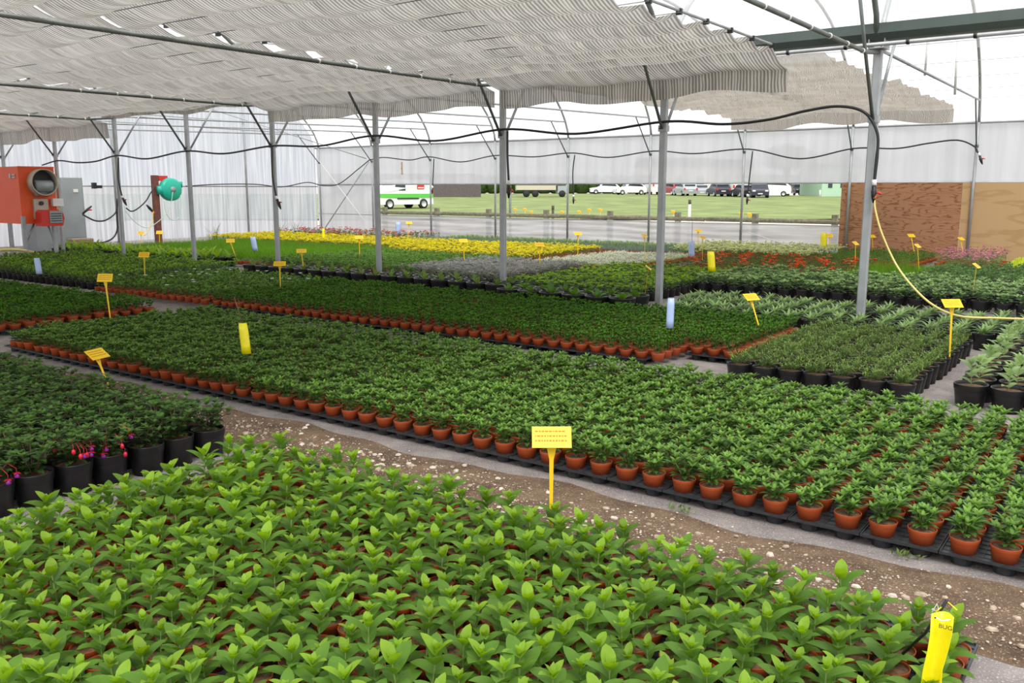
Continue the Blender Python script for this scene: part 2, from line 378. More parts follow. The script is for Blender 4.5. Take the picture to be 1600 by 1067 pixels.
struct(m.build('wall_left', smooth=True))
m = MB()
for y0 in (-SPAN, 0):
    P = arch_pts(y0, y0+SPAN); vs = []
    for y, z in P: vs += [(XG-.02, y, z+.05), (XR, y, z+.05)]
    m.add(vs, [(2*i, 2*i+1, 2*i+3, 2*i+2) for i in range(len(P)-1)], 'roof_film')
struct(m.build('ceiling', smooth=True))
# side wall: upper rolled curtain, low skirt with ripples, rails
m = MB(); nx = 260; x0, x1 = XG, XR; rows = [(z, .004) for z in np.linspace(1.69, 2.88, 8)]
vs = []
for i in range(nx+1):
    x = x0+(x1-x0)*i/nx
    for z, a in rows: vs.append((x, YW+.05+.012*math.sin(x*4.1+z)+.006*math.sin(x*13+z*5), z))
k = len(rows)
m.add(vs, [(i*k+j, (i+1)*k+j, (i+1)*k+j+1, i*k+j+1) for i in range(nx) for j in range(k-1)], 'curtain_film')
cur = m.build('wall_back'); struct(cur)
m = MB(); m.tube([(x0, YW+.05, 1.685), (x1, YW+.05, 1.685)], .02, 'galvanised', 10); struct(m.build('curtain_roller'))
m = MB(); vs = []; rows = list(np.linspace(.04, .7, 22)); k = len(rows)
for i in range(nx+1):
    x = -17.95+(-3.3+17.95)*i/nx
    for z in rows: vs.append((x, YW+.05+.018*math.sin(z*38+math.sin(x*.8)*1.5+math.sin(x*2.9)*.4)*(.4+.6*abs(math.sin(x*1.3))), z))
m.add(vs, [(i*k+j, (i+1)*k+j, (i+1)*k+j+1, i*k+j+1) for i in range(nx) for j in range(k-1)], 'skirt_film')
struct(m.build('wall_back_skirt'))
m = MB(); vs = []
for i in range(25):
    x = XG+(-17.95-XG)*i/24
    for z in (.04, .4, .8, 1.2, 1.69): vs.append((x, YW+.05+.012*math.sin(x*4.1+z)+.008*math.sin(z*9+x), z))
m.add(vs, [(i*5+j, (i+1)*5+j, (i+1)*5+j+1, i*5+j+1) for i in range(24) for j in range(4)], 'curtain_film'); struct(m.build('wall_back_corner'))
m = MB(); m.tube([(x0, YW+.05, .71), (-3.3, YW+.05, .71)], .01, 'galvanised', 8); struct(m.build('trim_1'))
m = MB(); m.box(((x0+x1)/2, YW+.04, .03), (x1-x0, .06, .1), 'concrete'); struct(m.build('baseboard_back', smooth=False))
m = MB(); m.box((XG+.03, 0, .05), (.05, 2*YW, .12), 'concrete'); struct(m.build('baseboard_left', smooth=False))
m = MB(); m.tube([(x0, YW, 2.9), (x1, YW, 2.9)], .03, 'galvanised', 10); struct(m.build('trim_2'))
# rails on the gable
for i, z in enumerate((1.62,)):
    m = MB(); m.tube([(XG+.06, -8, z), (XG+.06, YW, z)], .018, 'galvanised', 8); struct(m.build('trim_3'))
# gutter along the column row
m = MB(); prof = [(-.17, .2), (-.16, .19), (-.09, .02), (.09, .02), (.16, .19), (.17, .2), (.17, .22), (-.17, .22)]
pr = [(-.15, .06), (-.09, 0), (.09, 0), (.15, .06), (.15, .16), (-.15, .16)]
vs = [(x, a, 3.1+b) for x in (XG, XR) for a, b in pr]; n = len(pr)
m.add(vs, [(i, (i+1) % n, n+(i+1) % n, n+i) for i in range(n)]+[tuple(range(n))[::-1], tuple(range(n, 2*n))], 'gutter_steel')
tag(m.build('gutter', smooth=False), 'long dark steel gutter beam running along the tops of the column row', 'gutter')
m = MB(); m.tube([(XG, -.22, 3.035), (XR, -.22, 3.035)], .022, 'galvanised', 8)
for k in range(14): m.lathe([(.001, -.015), (.03, -.015), (.03, .015), (.001, .015)], 'black_plastic', 8, (-.62+k*.62-4, -.22, 3.035), Matrix.Rotation(math.pi/2, 3, 'Y'))
tag(m.build('rail_pipe'), 'thin galvanised pipe with black clips hung just below the gutter beam', 'pipe')

# columns (one thing each: shaft, clamp, bracket, two braces)
def column():
    r = empty('steel_column')
    m = MB(); a, b = .046, .03
    pr = [(-a, -b+.01), (-a+.012, -b), (a-.012, -b), (a, -b+.01), (a, b-.01), (a-.012, b), (-a+.012, b), (-a, b-.01)]; n = 8
    m.add([(x, y, z) for z in (0, 3.0) for x, y in pr], [(i, (i+1) % n, n+(i+1) % n, n+i) for i in range(n)]+[tuple(range(n))[::-1], tuple(range(n, 2*n))], 'galvanised')
    m.build('shaft', r, smooth=False)
    m = MB(); m.box((0, 0, 2.29), (.11, .09, .075), 'galvanised'); m.tube([(-.03, -.045, 2.29), (-.03, -.07, 2.29)], .008, 'galvanised_dark', 6); m.build('clamp', r, smooth=False)
    m = MB(); m.box((0, 0, 3.02), (.16, .2, .012), 'galvanised'); m.box((.08, 0, 3.07), (.01, .2, .12), 'galvanised'); m.box((-.08, 0, 3.07), (.01, .2, .12), 'galvanised')
    for s in (-1, 1): m.tube([(0, .09*s, 3.05), (0, .11*s, 3.05)], .01, 'galvanised_dark', 6)
    m.build('top_bracket', r, smooth=False)
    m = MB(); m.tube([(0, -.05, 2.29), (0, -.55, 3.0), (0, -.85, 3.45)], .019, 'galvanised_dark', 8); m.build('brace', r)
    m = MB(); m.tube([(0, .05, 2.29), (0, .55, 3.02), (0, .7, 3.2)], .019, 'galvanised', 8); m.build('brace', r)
    m = MB(); m.lathe([(.001, .02), (.12, .02), (.14, 0)], 'concrete', 12); m.build('footing', r)
    return r
c0 = column()
for n in range(-1, 9):
    o = c0 if n == -1 else dup(c0, (0, 0, 0), 0)
    o.location = (-2.5*n, 0, 0)
    tag(o, {-1: 'galvanised steel column at the far right beyond the yellow hose'}.get(n, f"galvanised steel column carrying the gutter, {ordn(n+1)} of its row counted from the yellow hose"), 'column', 'steel columns under the gutter')
# wall posts with arches and ties of each truss
XP = [-.62-2.5*n for n in range(-1, 9)]
def wall_post():
    r = empty('wall_post')
    m = MB(); m.tube([(0, 0, 0), (0, 0, 2.95)], .03, 'galvanised', 10); m.build('shaft', r)
    m = MB(); m.lathe([(.034, -.03), (.04, -.03), (.04, .03), (.034, .03)], 'galvanised_dark', 10, (0, 0, 2.42)); m.build('clamp', r)
    m = MB(); m.tube([(0, -.03, 2.42), (.055, -.95, 3.31)], .016, 'galvanised_dark', 8); m.build('brace', r)
    return r
p0 = wall_post()
for n, x in enumerate(XP):
    o = p0 if n == 0 else dup(p0, (0, 0, 0), 0)
    o.location = (x, YW-.04, 0)
    tag(o, f"thin round steel post against the side curtain, {ordn(n+1)} counting leftwards from beyond the plywood" if n else 'thin round steel post of the side wall at the far right end', 'post', 'posts of the side wall')
def truss():
    r = empty('roof_truss')
    sk = lambda y: -.62*y/YW
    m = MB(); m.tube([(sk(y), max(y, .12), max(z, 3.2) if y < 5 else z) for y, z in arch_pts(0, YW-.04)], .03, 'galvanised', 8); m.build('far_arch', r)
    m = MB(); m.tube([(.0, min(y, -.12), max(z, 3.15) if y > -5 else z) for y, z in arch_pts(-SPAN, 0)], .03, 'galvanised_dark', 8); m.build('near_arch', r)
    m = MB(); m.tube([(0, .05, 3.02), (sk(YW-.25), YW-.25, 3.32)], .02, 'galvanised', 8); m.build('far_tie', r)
    return r
t0 = truss()
for n in range(-1, 9):
    x = -2.5*n; o = t0 if n == -1 else dup(t0, (0, 0, 0), 0)
    o.location = (x, 0, 0)
    tag(o, f"arched roof truss of steel tube, {ordn(n+2)} counting leftwards from the right end", 'truss', 'arched roof trusses')
for n in (0, 2, 4, 6, 8):
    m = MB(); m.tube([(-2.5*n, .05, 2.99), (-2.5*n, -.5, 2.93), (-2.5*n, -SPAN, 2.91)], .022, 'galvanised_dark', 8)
    for k in range(6):
        m.tube([(-2.5*n, -.6-k*.55, 2.928), (-2.5*n, -.62-k*.55, 2.928)], .027, 'white_cord', 8)
    tag(m.build('tie_beam'), ['steel tie pipe crossing open roof above the rightmost column, tied with white cord', 'steel tie pipe seen below the shade cloth, first from the cloth edge', 'second steel tie pipe below the shade cloth', 'third steel tie pipe below the shade cloth', 'last steel tie pipe near the gable wall'][n//2], 'pipe', 'tie pipes of the near roof span')
# wind braces in the corner bay, gable posts
m = MB(); m.tube([(-20.5, YW-.1, .1), (-18.2, YW-.1, 2.4)], .018, 'galvanised', 8); tag(m.build('wind_brace'), 'diagonal steel brace in the corner bay rising to the right', 'brace')
m = MB(); m.tube([(-20.5, YW-.12, 2.45), (-18.1, YW-.12, .2)], .01, 'white_plastic', 8); tag(m.build('wind_brace'), 'thin pale diagonal brace in the corner bay falling to the right', 'brace')
m = MB(); m.tube([(-20.7, 6.4, 3.9), (-18.2, YW-.2, 2.5)], .014, 'galvanised', 6); tag(m.build('wind_brace'), 'slanting roof brace from the gable arch to the first side post', 'brace')
for i, (px, py, lab) in enumerate(((389, 364, 'slim grey post of the gable wall right of the hose reel'), (186, 375, 'slim grey post of the gable wall behind the hanging blue coupler'))):
    p = at_x(px, py, XG+.1); m = MB(); m.tube([(XG+.1, p.y, 0), (XG+.1, p.y, arch_z(p.y/SPAN)-.05)], .035, 'galvanised', 8)
    tag(m.build('gable_post'), lab, 'post')
m = MB(); m.tube([(XG+.1, -1.2, 0), (XG+.1, -1.2, 3.4)], .06, 'galvanised', 8)
tag(m.build('gable_post'), 'thick grey post of the gable wall behind the orange heater', 'post')
for z, y1 in ((3.35, 9), (3.6, 8.3)):
    m = MB(); m.tube([(XG+.12, .3, z), (XG+.12, y1, z)], .015, 'galvanised', 6); struct(m.build('trim_4'))

#@@CLOTH
# ------------------------------------------------------------------ shade cloths
def cloth(xa, xb, ya, yb, z, wires, sag, gather=0, valance=0, seed=1, drop=.0, mat='shade_cloth'):
    """cloth hung over wires that run along x; sags between them and hangs down as a short valance at the far edge"""
    rd = random.Random(seed); m = MB(); nx = max(8, int((xb-xa)/.09)); per = 8
    nyc = int((yb-ya)/wires); ny = nyc*per; vs = []
    rows = []
    ph = [rd.uniform(0, 6) for _ in range(6)]
    for j in range(ny+1):
        y = ya+(yb-ya)*j/ny; t = (j % per)/per
        rows.append((y, z-sag*math.sin(math.pi*t)*(1 if j < ny else 0), 0))
    if valance:
        rows = [(y, zz, v) if y < yb-.02 else (y, z, v) for y, zz, v in rows]
        for q in range(1, 9): rows.append((yb+drop*3*q/8, z-drop*q/8-.03*math.sin(math.pi*q/8), .0))
        for q in range(1, 5): rows.append((yb+drop*3+.004*q, z-drop-valance*q/4, q/4))
    k = len(rows)
    for i in range(nx+1):
        x = xa+(xb-xa)*i/nx; e = min(i, nx-i)/nx
        for y, zz, v in rows:
            w_ = .02*math.sin(x*2.1+y*1.3+ph[0])+.012*math.sin(x*5.3+ph[1]+y*2)
            if gather: w_ += gather*(math.sin(x*4+y*5+ph[2]+math.sin(y*2.3))*.5+math.sin(y*9+x*1.5+ph[3])*.5)
            ve = (v*.015*math.sin(x*60)) if v else 0
            vz = -abs(.05*math.sin(x*1.6+ph[4]))*v
            vs.append((x, y+ve, zz+w_+vz))
    m.add(vs, [(i*k+j, (i+1)*k+j, (i+1)*k+j+1, i*k+j+1) for i in range(nx) for j in range(k-1)], mat)
    return m.build('shade_cloth')
CZ = 3.05
labs = ['striped pale shade cloth panel nearest the open right side with hanging hem', 'striped pale shade cloth panel second from the right edge', 'striped shade cloth panel over the third bay, its hem rolled away', 'striped shade cloth panel above the orange heater with drooping hem']
for i, (xa, xb, val) in enumerate(((-4.95, -.93, .19), (-9.95, -5.05, .17), (-14.95, -10.05, .03), (-19.9, -15.05, .25))):
    c = cloth(xa, xb, -9.9, -.66 if val > .1 else -.45, CZ, .56, .1, 0, val, i, .18 if val > .1 else .05)
    tag(c, labs[i], 'shade cloth', 'shade cloths of the near span')
    m = MB(); m.tube([(xb+.02, -9.9, CZ+.01), (xb+.02, -.66, CZ+.01)], .014, 'galvanised', 8)
    for k in range(17): m.box((xb+.02, -.7-k*.56, CZ), (.05, .03, .05), 'black_plastic')
    m.build('edge_pipe', c, smooth=False)
    for k in range(16):
        y = -9.9+k*.5775*(9.24 if val > .1 else 9.45)/9.24; m = MB(); m.tube([(xa-.05, y, CZ-.012), ((xa+xb)/2, y, CZ-.03), (xb+.05, y, CZ-.012)], .004, 'galvanised_dark', 5); m.build('cord', c)
c = cloth(-5.4, -.85, .9, 8.9, 3.16, .42, .05, .05, .2, 9, .06, 'bunched_cloth')
tag(c, 'bunched beige shade cloth of the far span hanging before the side curtain', 'shade cloth')
for k in range(5):
    m = MB(); y = 1.2+k*1.8; m.tube([(-5.5, y, 3.2), (XR, y, 3.2)], .003, 'galvanised', 4)
    tag(m.build('support_wire'), f"thin support wire of the far span shade cloth, {ordn(k+1)} from the gutter", 'wire', 'support wires of the far span')
for px, pa, pb in ((1450, 60, 118), (1497, 55, 148)):
    a = at_y(px, pa, 5); b = at_y(px-5, pb, 5.2)
    m = MB(); m.tube([a, b], .02, 'white_cord', 6); tag(m.build('hanging_strap'), 'white strap hanging from the open roof, ' + ('left' if px < 1460 else 'right') + ' one of the pair', 'strap')

#@@HOSES
# ------------------------------------------------------------------ irrigation hoses with taps
def hose(name, pts, r, mat, label, cat='hose', k=8, n=8):
    m = MB(); m.tube(spline(pts, k), r, mat, n); return tag(m.build(name), label, cat)
YH = -.08
hose('irrigation_hose', [at_y(px, py, YH) for px, py in ((66, 258), (91, 251), (120, 254), (150, 252), (184, 243), (230, 248), (291, 236), (350, 240), (425, 228), (500, 228), (584, 212), (680, 220), (787, 202), (900, 209), (1040, 190), (1130, 194), (1200, 187), (1260, 173), (1310, 166), (1350, 175), (1370, 205), (1371, 240), (1366, 285))],
     .016, 'black_rubber', 'thick black irrigation hose swagging from column to column under the gutter')
hose('irrigation_hose', [at_y(px, py, YW-.12) for px, py in ((577, 250), (600, 246), (640, 250), (671, 245), (720, 253), (774, 243), (835, 245), (893, 239), (950, 246), (1022, 236), (1085, 240), (1169, 233), (1250, 248), (1334, 232), (1400, 232), (1450, 224), (1495, 219), (1521, 228), (1529, 240))],
     .016, 'black_rubber', 'black irrigation hose swagging along the side wall posts')
hose('irrigation_hose', [at_y(577, 250, YW-.12), at_y(560, 264, YW-.12), at_y(530, 287, YW-.12), at_y(505, 290, YW-.15)]+[at_x(px, py, XG+.12) for px, py in ((480, 285), (440, 292), (400, 288), (340, 288), (290, 291))],
     .016, 'black_rubber', 'black hose along the gable wall to the teal reel')
def dropper(pts, label, col_='red_plastic', scale=1.0):
    r = empty('hose_tap', pts[0]); o = Vector(pts[0]); P = [Vector(p)-o for p in pts]
    m = MB(); m.tube(spline(P[:-1], 6), .016, 'black_rubber', 8); m.build('drop_hose', r)
    a, b = P[-2], P[-1]; d = (b-a).normalized(); L = .2*scale
    m = MB(); m.tube([a-d*.03, a+d*.04], .024, 'white_plastic', 10); m.build('coupler', r)
    m = MB(); m.tube([a+d*.03, a+d*.08, a+d*.09, a+d*.15, a+d*.22], [.024, .024, .032, .026, .01], 'black_plastic', 10); m.build('tap_body', r)
    m = MB(); s = d.cross(Vector((0, 1, 0))); m.tube([a+d*.11, a+d*.11+s*.05, a+d*.13+s*.08], [.012, .014, .01], col_, 6); m.build('lever', r)
    return tag(r, label, 'tap', 'hose taps')
dropper([at_y(1371, 235, YH), at_y(1368, 262, YH), at_y(1366, 285, YH), at_y(1365, 312, YH)], 'black hose tap with red lever feeding the yellow hose at the rightmost column')
dropper([at_y(793, 205, YH), at_y(793, 245, YH), at_y(795, 285, YH), at_y(795, 312, YH)], 'black hose tap hanging at the third column from the right')
dropper([at_y(425, 229, YH), at_y(426, 275, YH), at_y(432, 309, YH), at_y(440, 330, YH)], 'black hose tap hanging at the fifth column from the right, angled outwards')
dropper([at_y(185, 246, YH), at_y(185, 280, YH), at_y(191, 308, YH), at_y(201, 327, YH)], 'red and black hose tap on the column beside the brown post')
dropper([at_y(678, 248, YW-.15), at_y(677, 270, YW-.15), at_y(676, 292, YW-.15), at_y(675, 305, YW-.15)], 'hose tap on the side wall post above the parked van')
dropper([at_y(898, 242, YW-.15), at_y(895, 270, YW-.15), at_y(896, 306, YW-.15), at_y(896, 318, YW-.15)], 'hose tap hanging at the side wall left of the white cars')
dropper([at_y(1176, 236, YW-.15), at_y(1172, 270, YW-.15), at_y(1168, 305, YW-.15), at_y(1167, 320, YW-.15)], 'hose tap on the side wall post above the yellow garden tags')
dropper([at_y(1524, 230, YW-.15), at_y(1526, 236, YW-.15), at_y(1530, 241, YW-.15), at_y(1534, 254, YW-.15)], 'hose tap at the loose end of the side wall hose above the plywood')
m = MB(); a = at_y(1366, 306, YH); m.tube([a+Vector((0, 0, .02)), a-Vector((0, 0, .03))], .022, 'orange_plastic', 10)
yh = [at_y(1366, 312, YH), at_y(1368, 330, YH), at_y(1378, 365, YH), at_y(1400, 413, YH), at_y(1428, 450, -.3), at_y(1460, 478, -.45), at_z(1500, 494, .33), at_z(1560, 497, .34), at_z(1640, 500, .36)]
h = hose('garden_hose', yh, .011, 'yellow_hose', 'yellow garden hose hanging from a tap and trailing over the plants at right'); m.build('orange_connector', h)

#@@PROPS
RX = Matrix.Rotation(math.pi/2, 3, 'X')
# ------------------------------------------------------------------ heater, cabinet, reel and other gear at the left
HXX = -16.6
hA = at_x(35.5, 350, HXX); hB = at_x(91, 347, HXX); hT = at_x(60, 260.5, HXX).z; hL = min(hA.z, hB.z)
R_ = empty('air_heater', (HXX, hA.y, 0)); wd = hB.y-hA.y; hz = (hT+hL)/2; hh = hT-hL
def hx(px, py): p = at_x(px, py, HXX); return p.y-hA.y, p.z
RF = Matrix.Rotation(math.pi/2, 3, 'Y')         # lathe axis to +x, out of the outlet face
m = MB(); m.box((-1.1, wd/2, hz), (2.2, wd, hh), 'orange_paint')
for k in (-.012, ): m.box((-1.1, k*.2, hz-hh*.0), (.012, .01, hh), 'red_plastic'); m.box((-.0, wd/2, hT-.01), (.02, wd+.01, .03), 'orange_paint')
m.build('housing', R_, smooth=False)
cy, cz = hx(63, 285); rr = (hx(84, 285)[0]-hx(42, 285)[0])/2
m = MB(); m.lathe([(rr*.92, -.02), (rr*.92, .2), (rr, .2), (rr, -.02)], 'duct_metal', 32, (0, cy, cz), RF); m.build('air_outlet', R_)
m = MB(); m.lathe([(.001, .012), (rr*.92, .012)], 'dark_void', 28, (0, cy, cz), RF)
m.tube([(.09, cy-rr*.6, cz-.08), (.09, cy+rr*.6, cz-.08)], .13, 'grey_metal', 10); m.box((.05, cy, cz-.22), (.1, rr*1.2, .12), 'grey_metal'); m.build('fan', R_)
by, bz = hx(63, 328); m = MB(); m.box((.03, by, bz+.02), (.06, .3, .42), 'duct_metal'); m.lathe([(.001, .06), (.045, .06), (.045, .09), (.001, .09)], 'dark_void', 12, (0, by, bz+.14), RF); m.build('burner_plate', R_, smooth=False)
by, bz = hx(72, 340)
prq = [(-.24, -.17), (-.24, .12), (-.18, .17), (.12, .17), (.22, .1), (.24, -.02), (.2, -.17)]; n = len(prq)
m = MB(); m.add([(x, by+a, bz+b) for x in (.02, .3) for a, b in prq], [(i, (i+1) % n, n+(i+1) % n, n+i) for i in range(n)]+[tuple(range(n)), tuple(range(n, 2*n))[::-1]], 'red_plastic'); bu = m.build('burner', R_, smooth=False)
m = MB(); m.box((.305, by+.06, bz+.02), (.02, .26, .25), 'grey_metal')
for q in range(4): m.box((.32, by+.06, bz-.06+q*.05), (.01, .22, .015), 'dark_void')
m.build('burner_grille', bu, smooth=False)
jy, jz = hx(87, 316); m = MB(); m.box((.06, jy, jz), (.12, .22, .16), 'white_plastic'); m.tube([(.1, jy, jz-.08), (.12, jy+.02, jz-.25), (.05, jy+.08, jz-.42)], .012, 'yellow_hose', 6); m.build('junction_box', R_, smooth=False)
lp = at_y(20, 275, hA.y); lx = lp.x-HXX
m = MB(); m.box((lx-.1, -.01, lp.z), (.07, .02, .09), 'car_silver'); m.box((lx+.05, -.01, lp.z+.025), (.14, .02, .03), 'duct_metal'); m.box((lx+.05, -.01, lp.z-.025), (.14, .02, .03), 'duct_metal'); m.build('maker_plate', R_, smooth=False)
for x, y in ((-.03, .03), (-.03, wd-.08), (-2.1, .05), (-2.1, wd-.05)):
    m = MB(); m.box((x, y, hL/2+.08), (.07, .07, hL+.16), 'galvanised'); m.build('leg', R_, smooth=False)
m = MB(); m.tube([(-.1, .06, hL*.45), (-.1, .06+wd*.3, hL)], .02, 'galvanised', 6); m.build('diagonal_strut', R_)
m = MB(); m.tube([(-.1, wd*.75, hL), (-.1, wd*.98, hL*.25)], .02, 'galvanised', 6); m.build('diagonal_strut', R_)
tag(R_, 'orange greenhouse air heater with round outlet standing on steel legs', 'heater')
# tank, cabinet
p = at_x(52, 400, -19.2); q = at_x(98, 400, -19.2)
m = MB(); m.box((-19.3, (p.y+q.y)/2, .5), (.7, q.y-p.y, .85), 'grey_metal'); tk = m.build('fuel_tank', smooth=False)
for y in (p.y+.1, q.y-.1): m2 = MB(); m2.box((-19.3, y, .04), (.7, .1, .08), 'brown_wood'); m2.build('skid', tk, smooth=False)
tag(tk, 'grey sheet metal fuel tank on skids under the heater', 'tank')
p0_ = at_x(101, 277, -20.1); p1_ = at_x(118, 277, -20.1); q0 = at_x(128, 385, -20.1)
m = MB(); m.box((-20.25, (p0_.y+p1_.y)/2+.0, 1.0), (.3, .62, 1.66), 'grey_metal'); cb = m.build('control_cabinet', smooth=False)
m = MB(); m.box((-20.09, (p0_.y+p1_.y)/2, 1.05), (.02, .56, 1.5), 'grey_metal'); dr = m.build('cabinet_door', cb, smooth=False)
m = MB(); m.box((-20.07, (p0_.y+p1_.y)/2+.1, 1.5), (.02, .12, .08), 'white_plastic'); m.build('label_plate', dr, smooth=False)
tag(cb, 'tall grey metal control cabinet by the gable wall behind the heater', 'cabinet')
a = at_x(107, 379, -19.6); b = at_x(140, 376, -19.6)
m = MB(); m.box((-19.6, (a.y+b.y)/2, .2), (.4, b.y-a.y, .2), 'plank_wood')
for k in range(3): m.box((-19.38, (a.y+b.y)/2, .13+k*.065), (.02, b.y-a.y+.01, .006), 'brown_wood')
tag(m.build('timber_stack', smooth=False), 'low stack of weathered boards beneath the grey cabinet', 'boards')
m = MB(); a = at_z(8, 401, .03); b = at_z(60, 407, .03); m.tube([a, b], .05, 'white_plastic', 8); tag(m.build('white_pipe'), 'white plastic pipe lying on the floor below the orange heater', 'pipe')
hose('garden_hose', [at_z(-20, 393, .3), at_z(10, 390, .35), at_z(35, 391, .3), at_z(60, 396, .1)], .03, 'yellow_hose', 'yellow hose loop lying behind the heater leg')
# brown post with teal hose reel
pb = at_x(248, 376, -19.0); py_ = pb.y
m = MB(); m.box((-19.0, py_, .95), (.14, .14, 1.9), 'brown_wood'); tag(m.build('wooden_post', smooth=False), 'reddish brown timber post carrying the teal hose reel', 'post')
rc = at_x(266, 296, -18.9); ro = empty('hose_reel', rc)
RY = Matrix.Rotation(math.pi/2, 3, 'Y') 
m = MB(); m.lathe([(.001, -.12), (.25, -.12), (.3, -.08), (.31, 0), (.3, .08), (.25, .12), (.07, .14), (.001, .14)], 'teal_plastic', 20, (0, 0, 0), RY)
m.box((0, -.3, -.02), (.16, .16, .22), 'teal_plastic'); m.box((0, .25, .13), (.18, .14, .16), 'teal_plastic'); m.build('drum_case', ro)
m = MB(); m.lathe([(.001, .15), (.08, .15), (.08, .13)], 'grey_metal', 12, (0, 0, 0), RY); m.build('hub', ro)
m = MB(); m.box((-.05, -.17, .29), (.06, .26, .14), 'red_plastic'); m.build('wall_bracket', ro, smooth=False)
tag(ro, 'teal green automatic hose reel mounted on the brown post', 'hose reel')
XQ = -18.7
hose('thin_hose', [at_x(px, py, XQ) for px, py in ((270, 300), (266, 322), (256, 338), (242, 350), (232, 355), (222, 354), (208, 344), (199, 333), (195, 328))], .01, 'pale_hose', 'thin pale green hose looping from the reel to the column tap')
hose('thin_hose', [at_x(px, py, XQ) for px, py in ((256, 312), (259, 330), (265, 341), (273, 344), (280, 338), (283, 320), (282, 305))], .01, 'pale_hose', 'thin pale green hose loop hanging beneath the teal reel')
hose('black_hose', [at_x(px, py, XQ-.2) for px, py in ((242, 292), (235, 302), (228, 314), (215, 326), (205, 330), (197, 325))], .018, 'black_rubber', 'black hose swag between the brown post and the column tap')
hose('yellow_hose', [at_x(px, py, XQ) for px, py in ((239, 332), (238, 345), (233, 358), (226, 368))], .014, 'yellow_hose', 'short yellow hose hanging left of the brown post')
hose('black_hose', [at_x(px, py, -19.3) for px, py in ((184, 318), (180, 333), (165, 344), (150, 345), (138, 340), (129, 335))], .02, 'black_rubber', 'black hose looped left of the column at the cabinet')
hose('black_hose', [at_x(px, py, -19.3) for px, py in ((183, 310), (183, 340), (183, 360), (175, 373), (160, 379), (145, 380))], .022, 'black_rubber', 'black hose dropping to the floor beside the board stack')
m = MB(); a = at_x(129, 334, -19.3); b = at_x(143, 322, -19.3); m.tube([a, (a+b)/2, b], [.02, .035, .02], 'black_plastic', 8); vv = m.build('hose_valve'); m = MB(); m.tube([(a+b)/2, (a+b)/2+Vector((.05, .1, .0))], .02, 'red_plastic', 6); m.build('lever', vv)
tag(vv, 'hose valve with red lever pointing up near the cabinet', 'valve')
m = MB(); a = at_x(229, 320, -18.8); b = at_x(238, 330, -18.8); m.tube([a, (a+b)/2, b], [.02, .04, .03], 'black_plastic', 8); vv = m.build('hose_valve'); m = MB(); m.tube([b, b+(b-a)*.3], .03, 'orange_plastic', 6); m.build('nozzle', vv)
tag(vv, 'hose valve with orange nozzle left of the brown post', 'valve')
m = MB(); a = at_x(147, 290, XG+.15); m.box(a, (.1, .1, .16), 'black_plastic'); m.box(a+Vector((0, .12, -.03)), (.1, .16, .08), 'black_plastic'); tag(m.build('wall_hook', smooth=False), 'small black bracket on the gable rail', 'bracket')
m = MB(); a = at_y(628, 263, 8.8); m.box(a, (.05, .02, .36), 'plank_wood'); m.lathe([(.001, 0), (.01, 0), (.01, .01)], 'dark_void', 8, a+Vector((0, -.012, 0)), RX); th = m.build('thermometer', smooth=False)
m = MB(); m.tube([a+Vector((0, 0, .18)), at_y(628, 225, 8.8), Vector((a.x, 8.8, 3.25))], .003, 'galvanised_dark', 4); m.build('string', th)
tag(th, 'small wooden thermometer strip hanging on a string before the curtain', 'thermometer')
# plywood boards closing the side wall
for i, (a, b, mt, lb) in enumerate(((-3.3, -.82, 'plywood_red', 'reddish plywood sheet with swirling dark grain closing the side wall'), (-.82, 1.7, 'plywood_tan', 'tan plywood sheet beside the reddish one in the side wall'), (1.7, 4.2, 'plywood_tan', 'further tan plywood sheet at the right end of the side wall'))):
    m = MB(); m.box(((a+b)/2, YW+.0, .85), (b-a-.004, .018, 1.66), mt); tag(m.build('plywood_sheet', smooth=False), lb, 'board')

#@@OUT
# ------------------------------------------------------------------ outside: log rail, tags, vehicles, buildings
m0 = None
for k in range(4):
    x = -21+k*4.6; m = MB(); m.tube([(x, 12.0, .75), (x+4.55, 12.0, .745)], .06, 'old_wood', 10)
    tag(m.build('log_rail'), f"round weathered log of the low rail outside, {ordn(k+1)} from the van", 'log', 'logs of the rail outside')
for k, px in enumerate((601, 682, 763, 853, 953, 1059, 1180, 1305)):
    p = at_y(px, 332, 12.0); m = MB(); m.box((p.x, 12.02, .46), (.13, .13, .92), 'old_wood')
    tag(m.build('rail_post', smooth=False), f"short square wooden post of the low rail outside, {ordn(k+1)} from the left", 'post', 'posts of the rail outside')
for k, (px, pt, pb, mt) in enumerate(((797, 290, 334, 'galvanised_dark'), (864, 321, 338, 'bark'), (1078, 312, 342, 'white_plastic'))):
    a = at_y(px, pt, 13.0); m = MB(); m.tube([(a.x, 13, 0), (a.x, 13, a.z-.1)], .04, mt, 8); m.tube([(a.x, 13, a.z-.12), (a.x, 13, a.z)], .045, 'bark', 8)
    tag(m.build('stake'), ['dark stake outside beside the third column', 'short double stake outside behind the log rail', 'white stake with a dark top outside behind the log rail'][k], 'stake')
for k, (px, py) in enumerate(((805, 327), (820, 327), (830, 331), (878, 331), (905, 331), (921, 328), (938, 328), (1052, 331), (1158, 334), (1171, 335))):
    b = at_y(px, 344, 14.5); t = at_y(px, py, 14.5); m = MB(); m.box((t.x, t.y, t.z), (.12, .02, .09), 'yellow_plastic', Matrix.Rotation(.6, 3, 'X'))
    o = m.build('garden_tag', smooth=False); m = MB(); m.tube([(t.x, t.y+.02, .0), (t.x, t.y+.02, t.z)], .006, 'yellow_plastic', 4); m.build('stem', o)
    tag(o, f"yellow plant tag standing outdoors behind the log rail, {ordn(k+1)} from the left", 'plant tag', 'yellow tags outdoors')
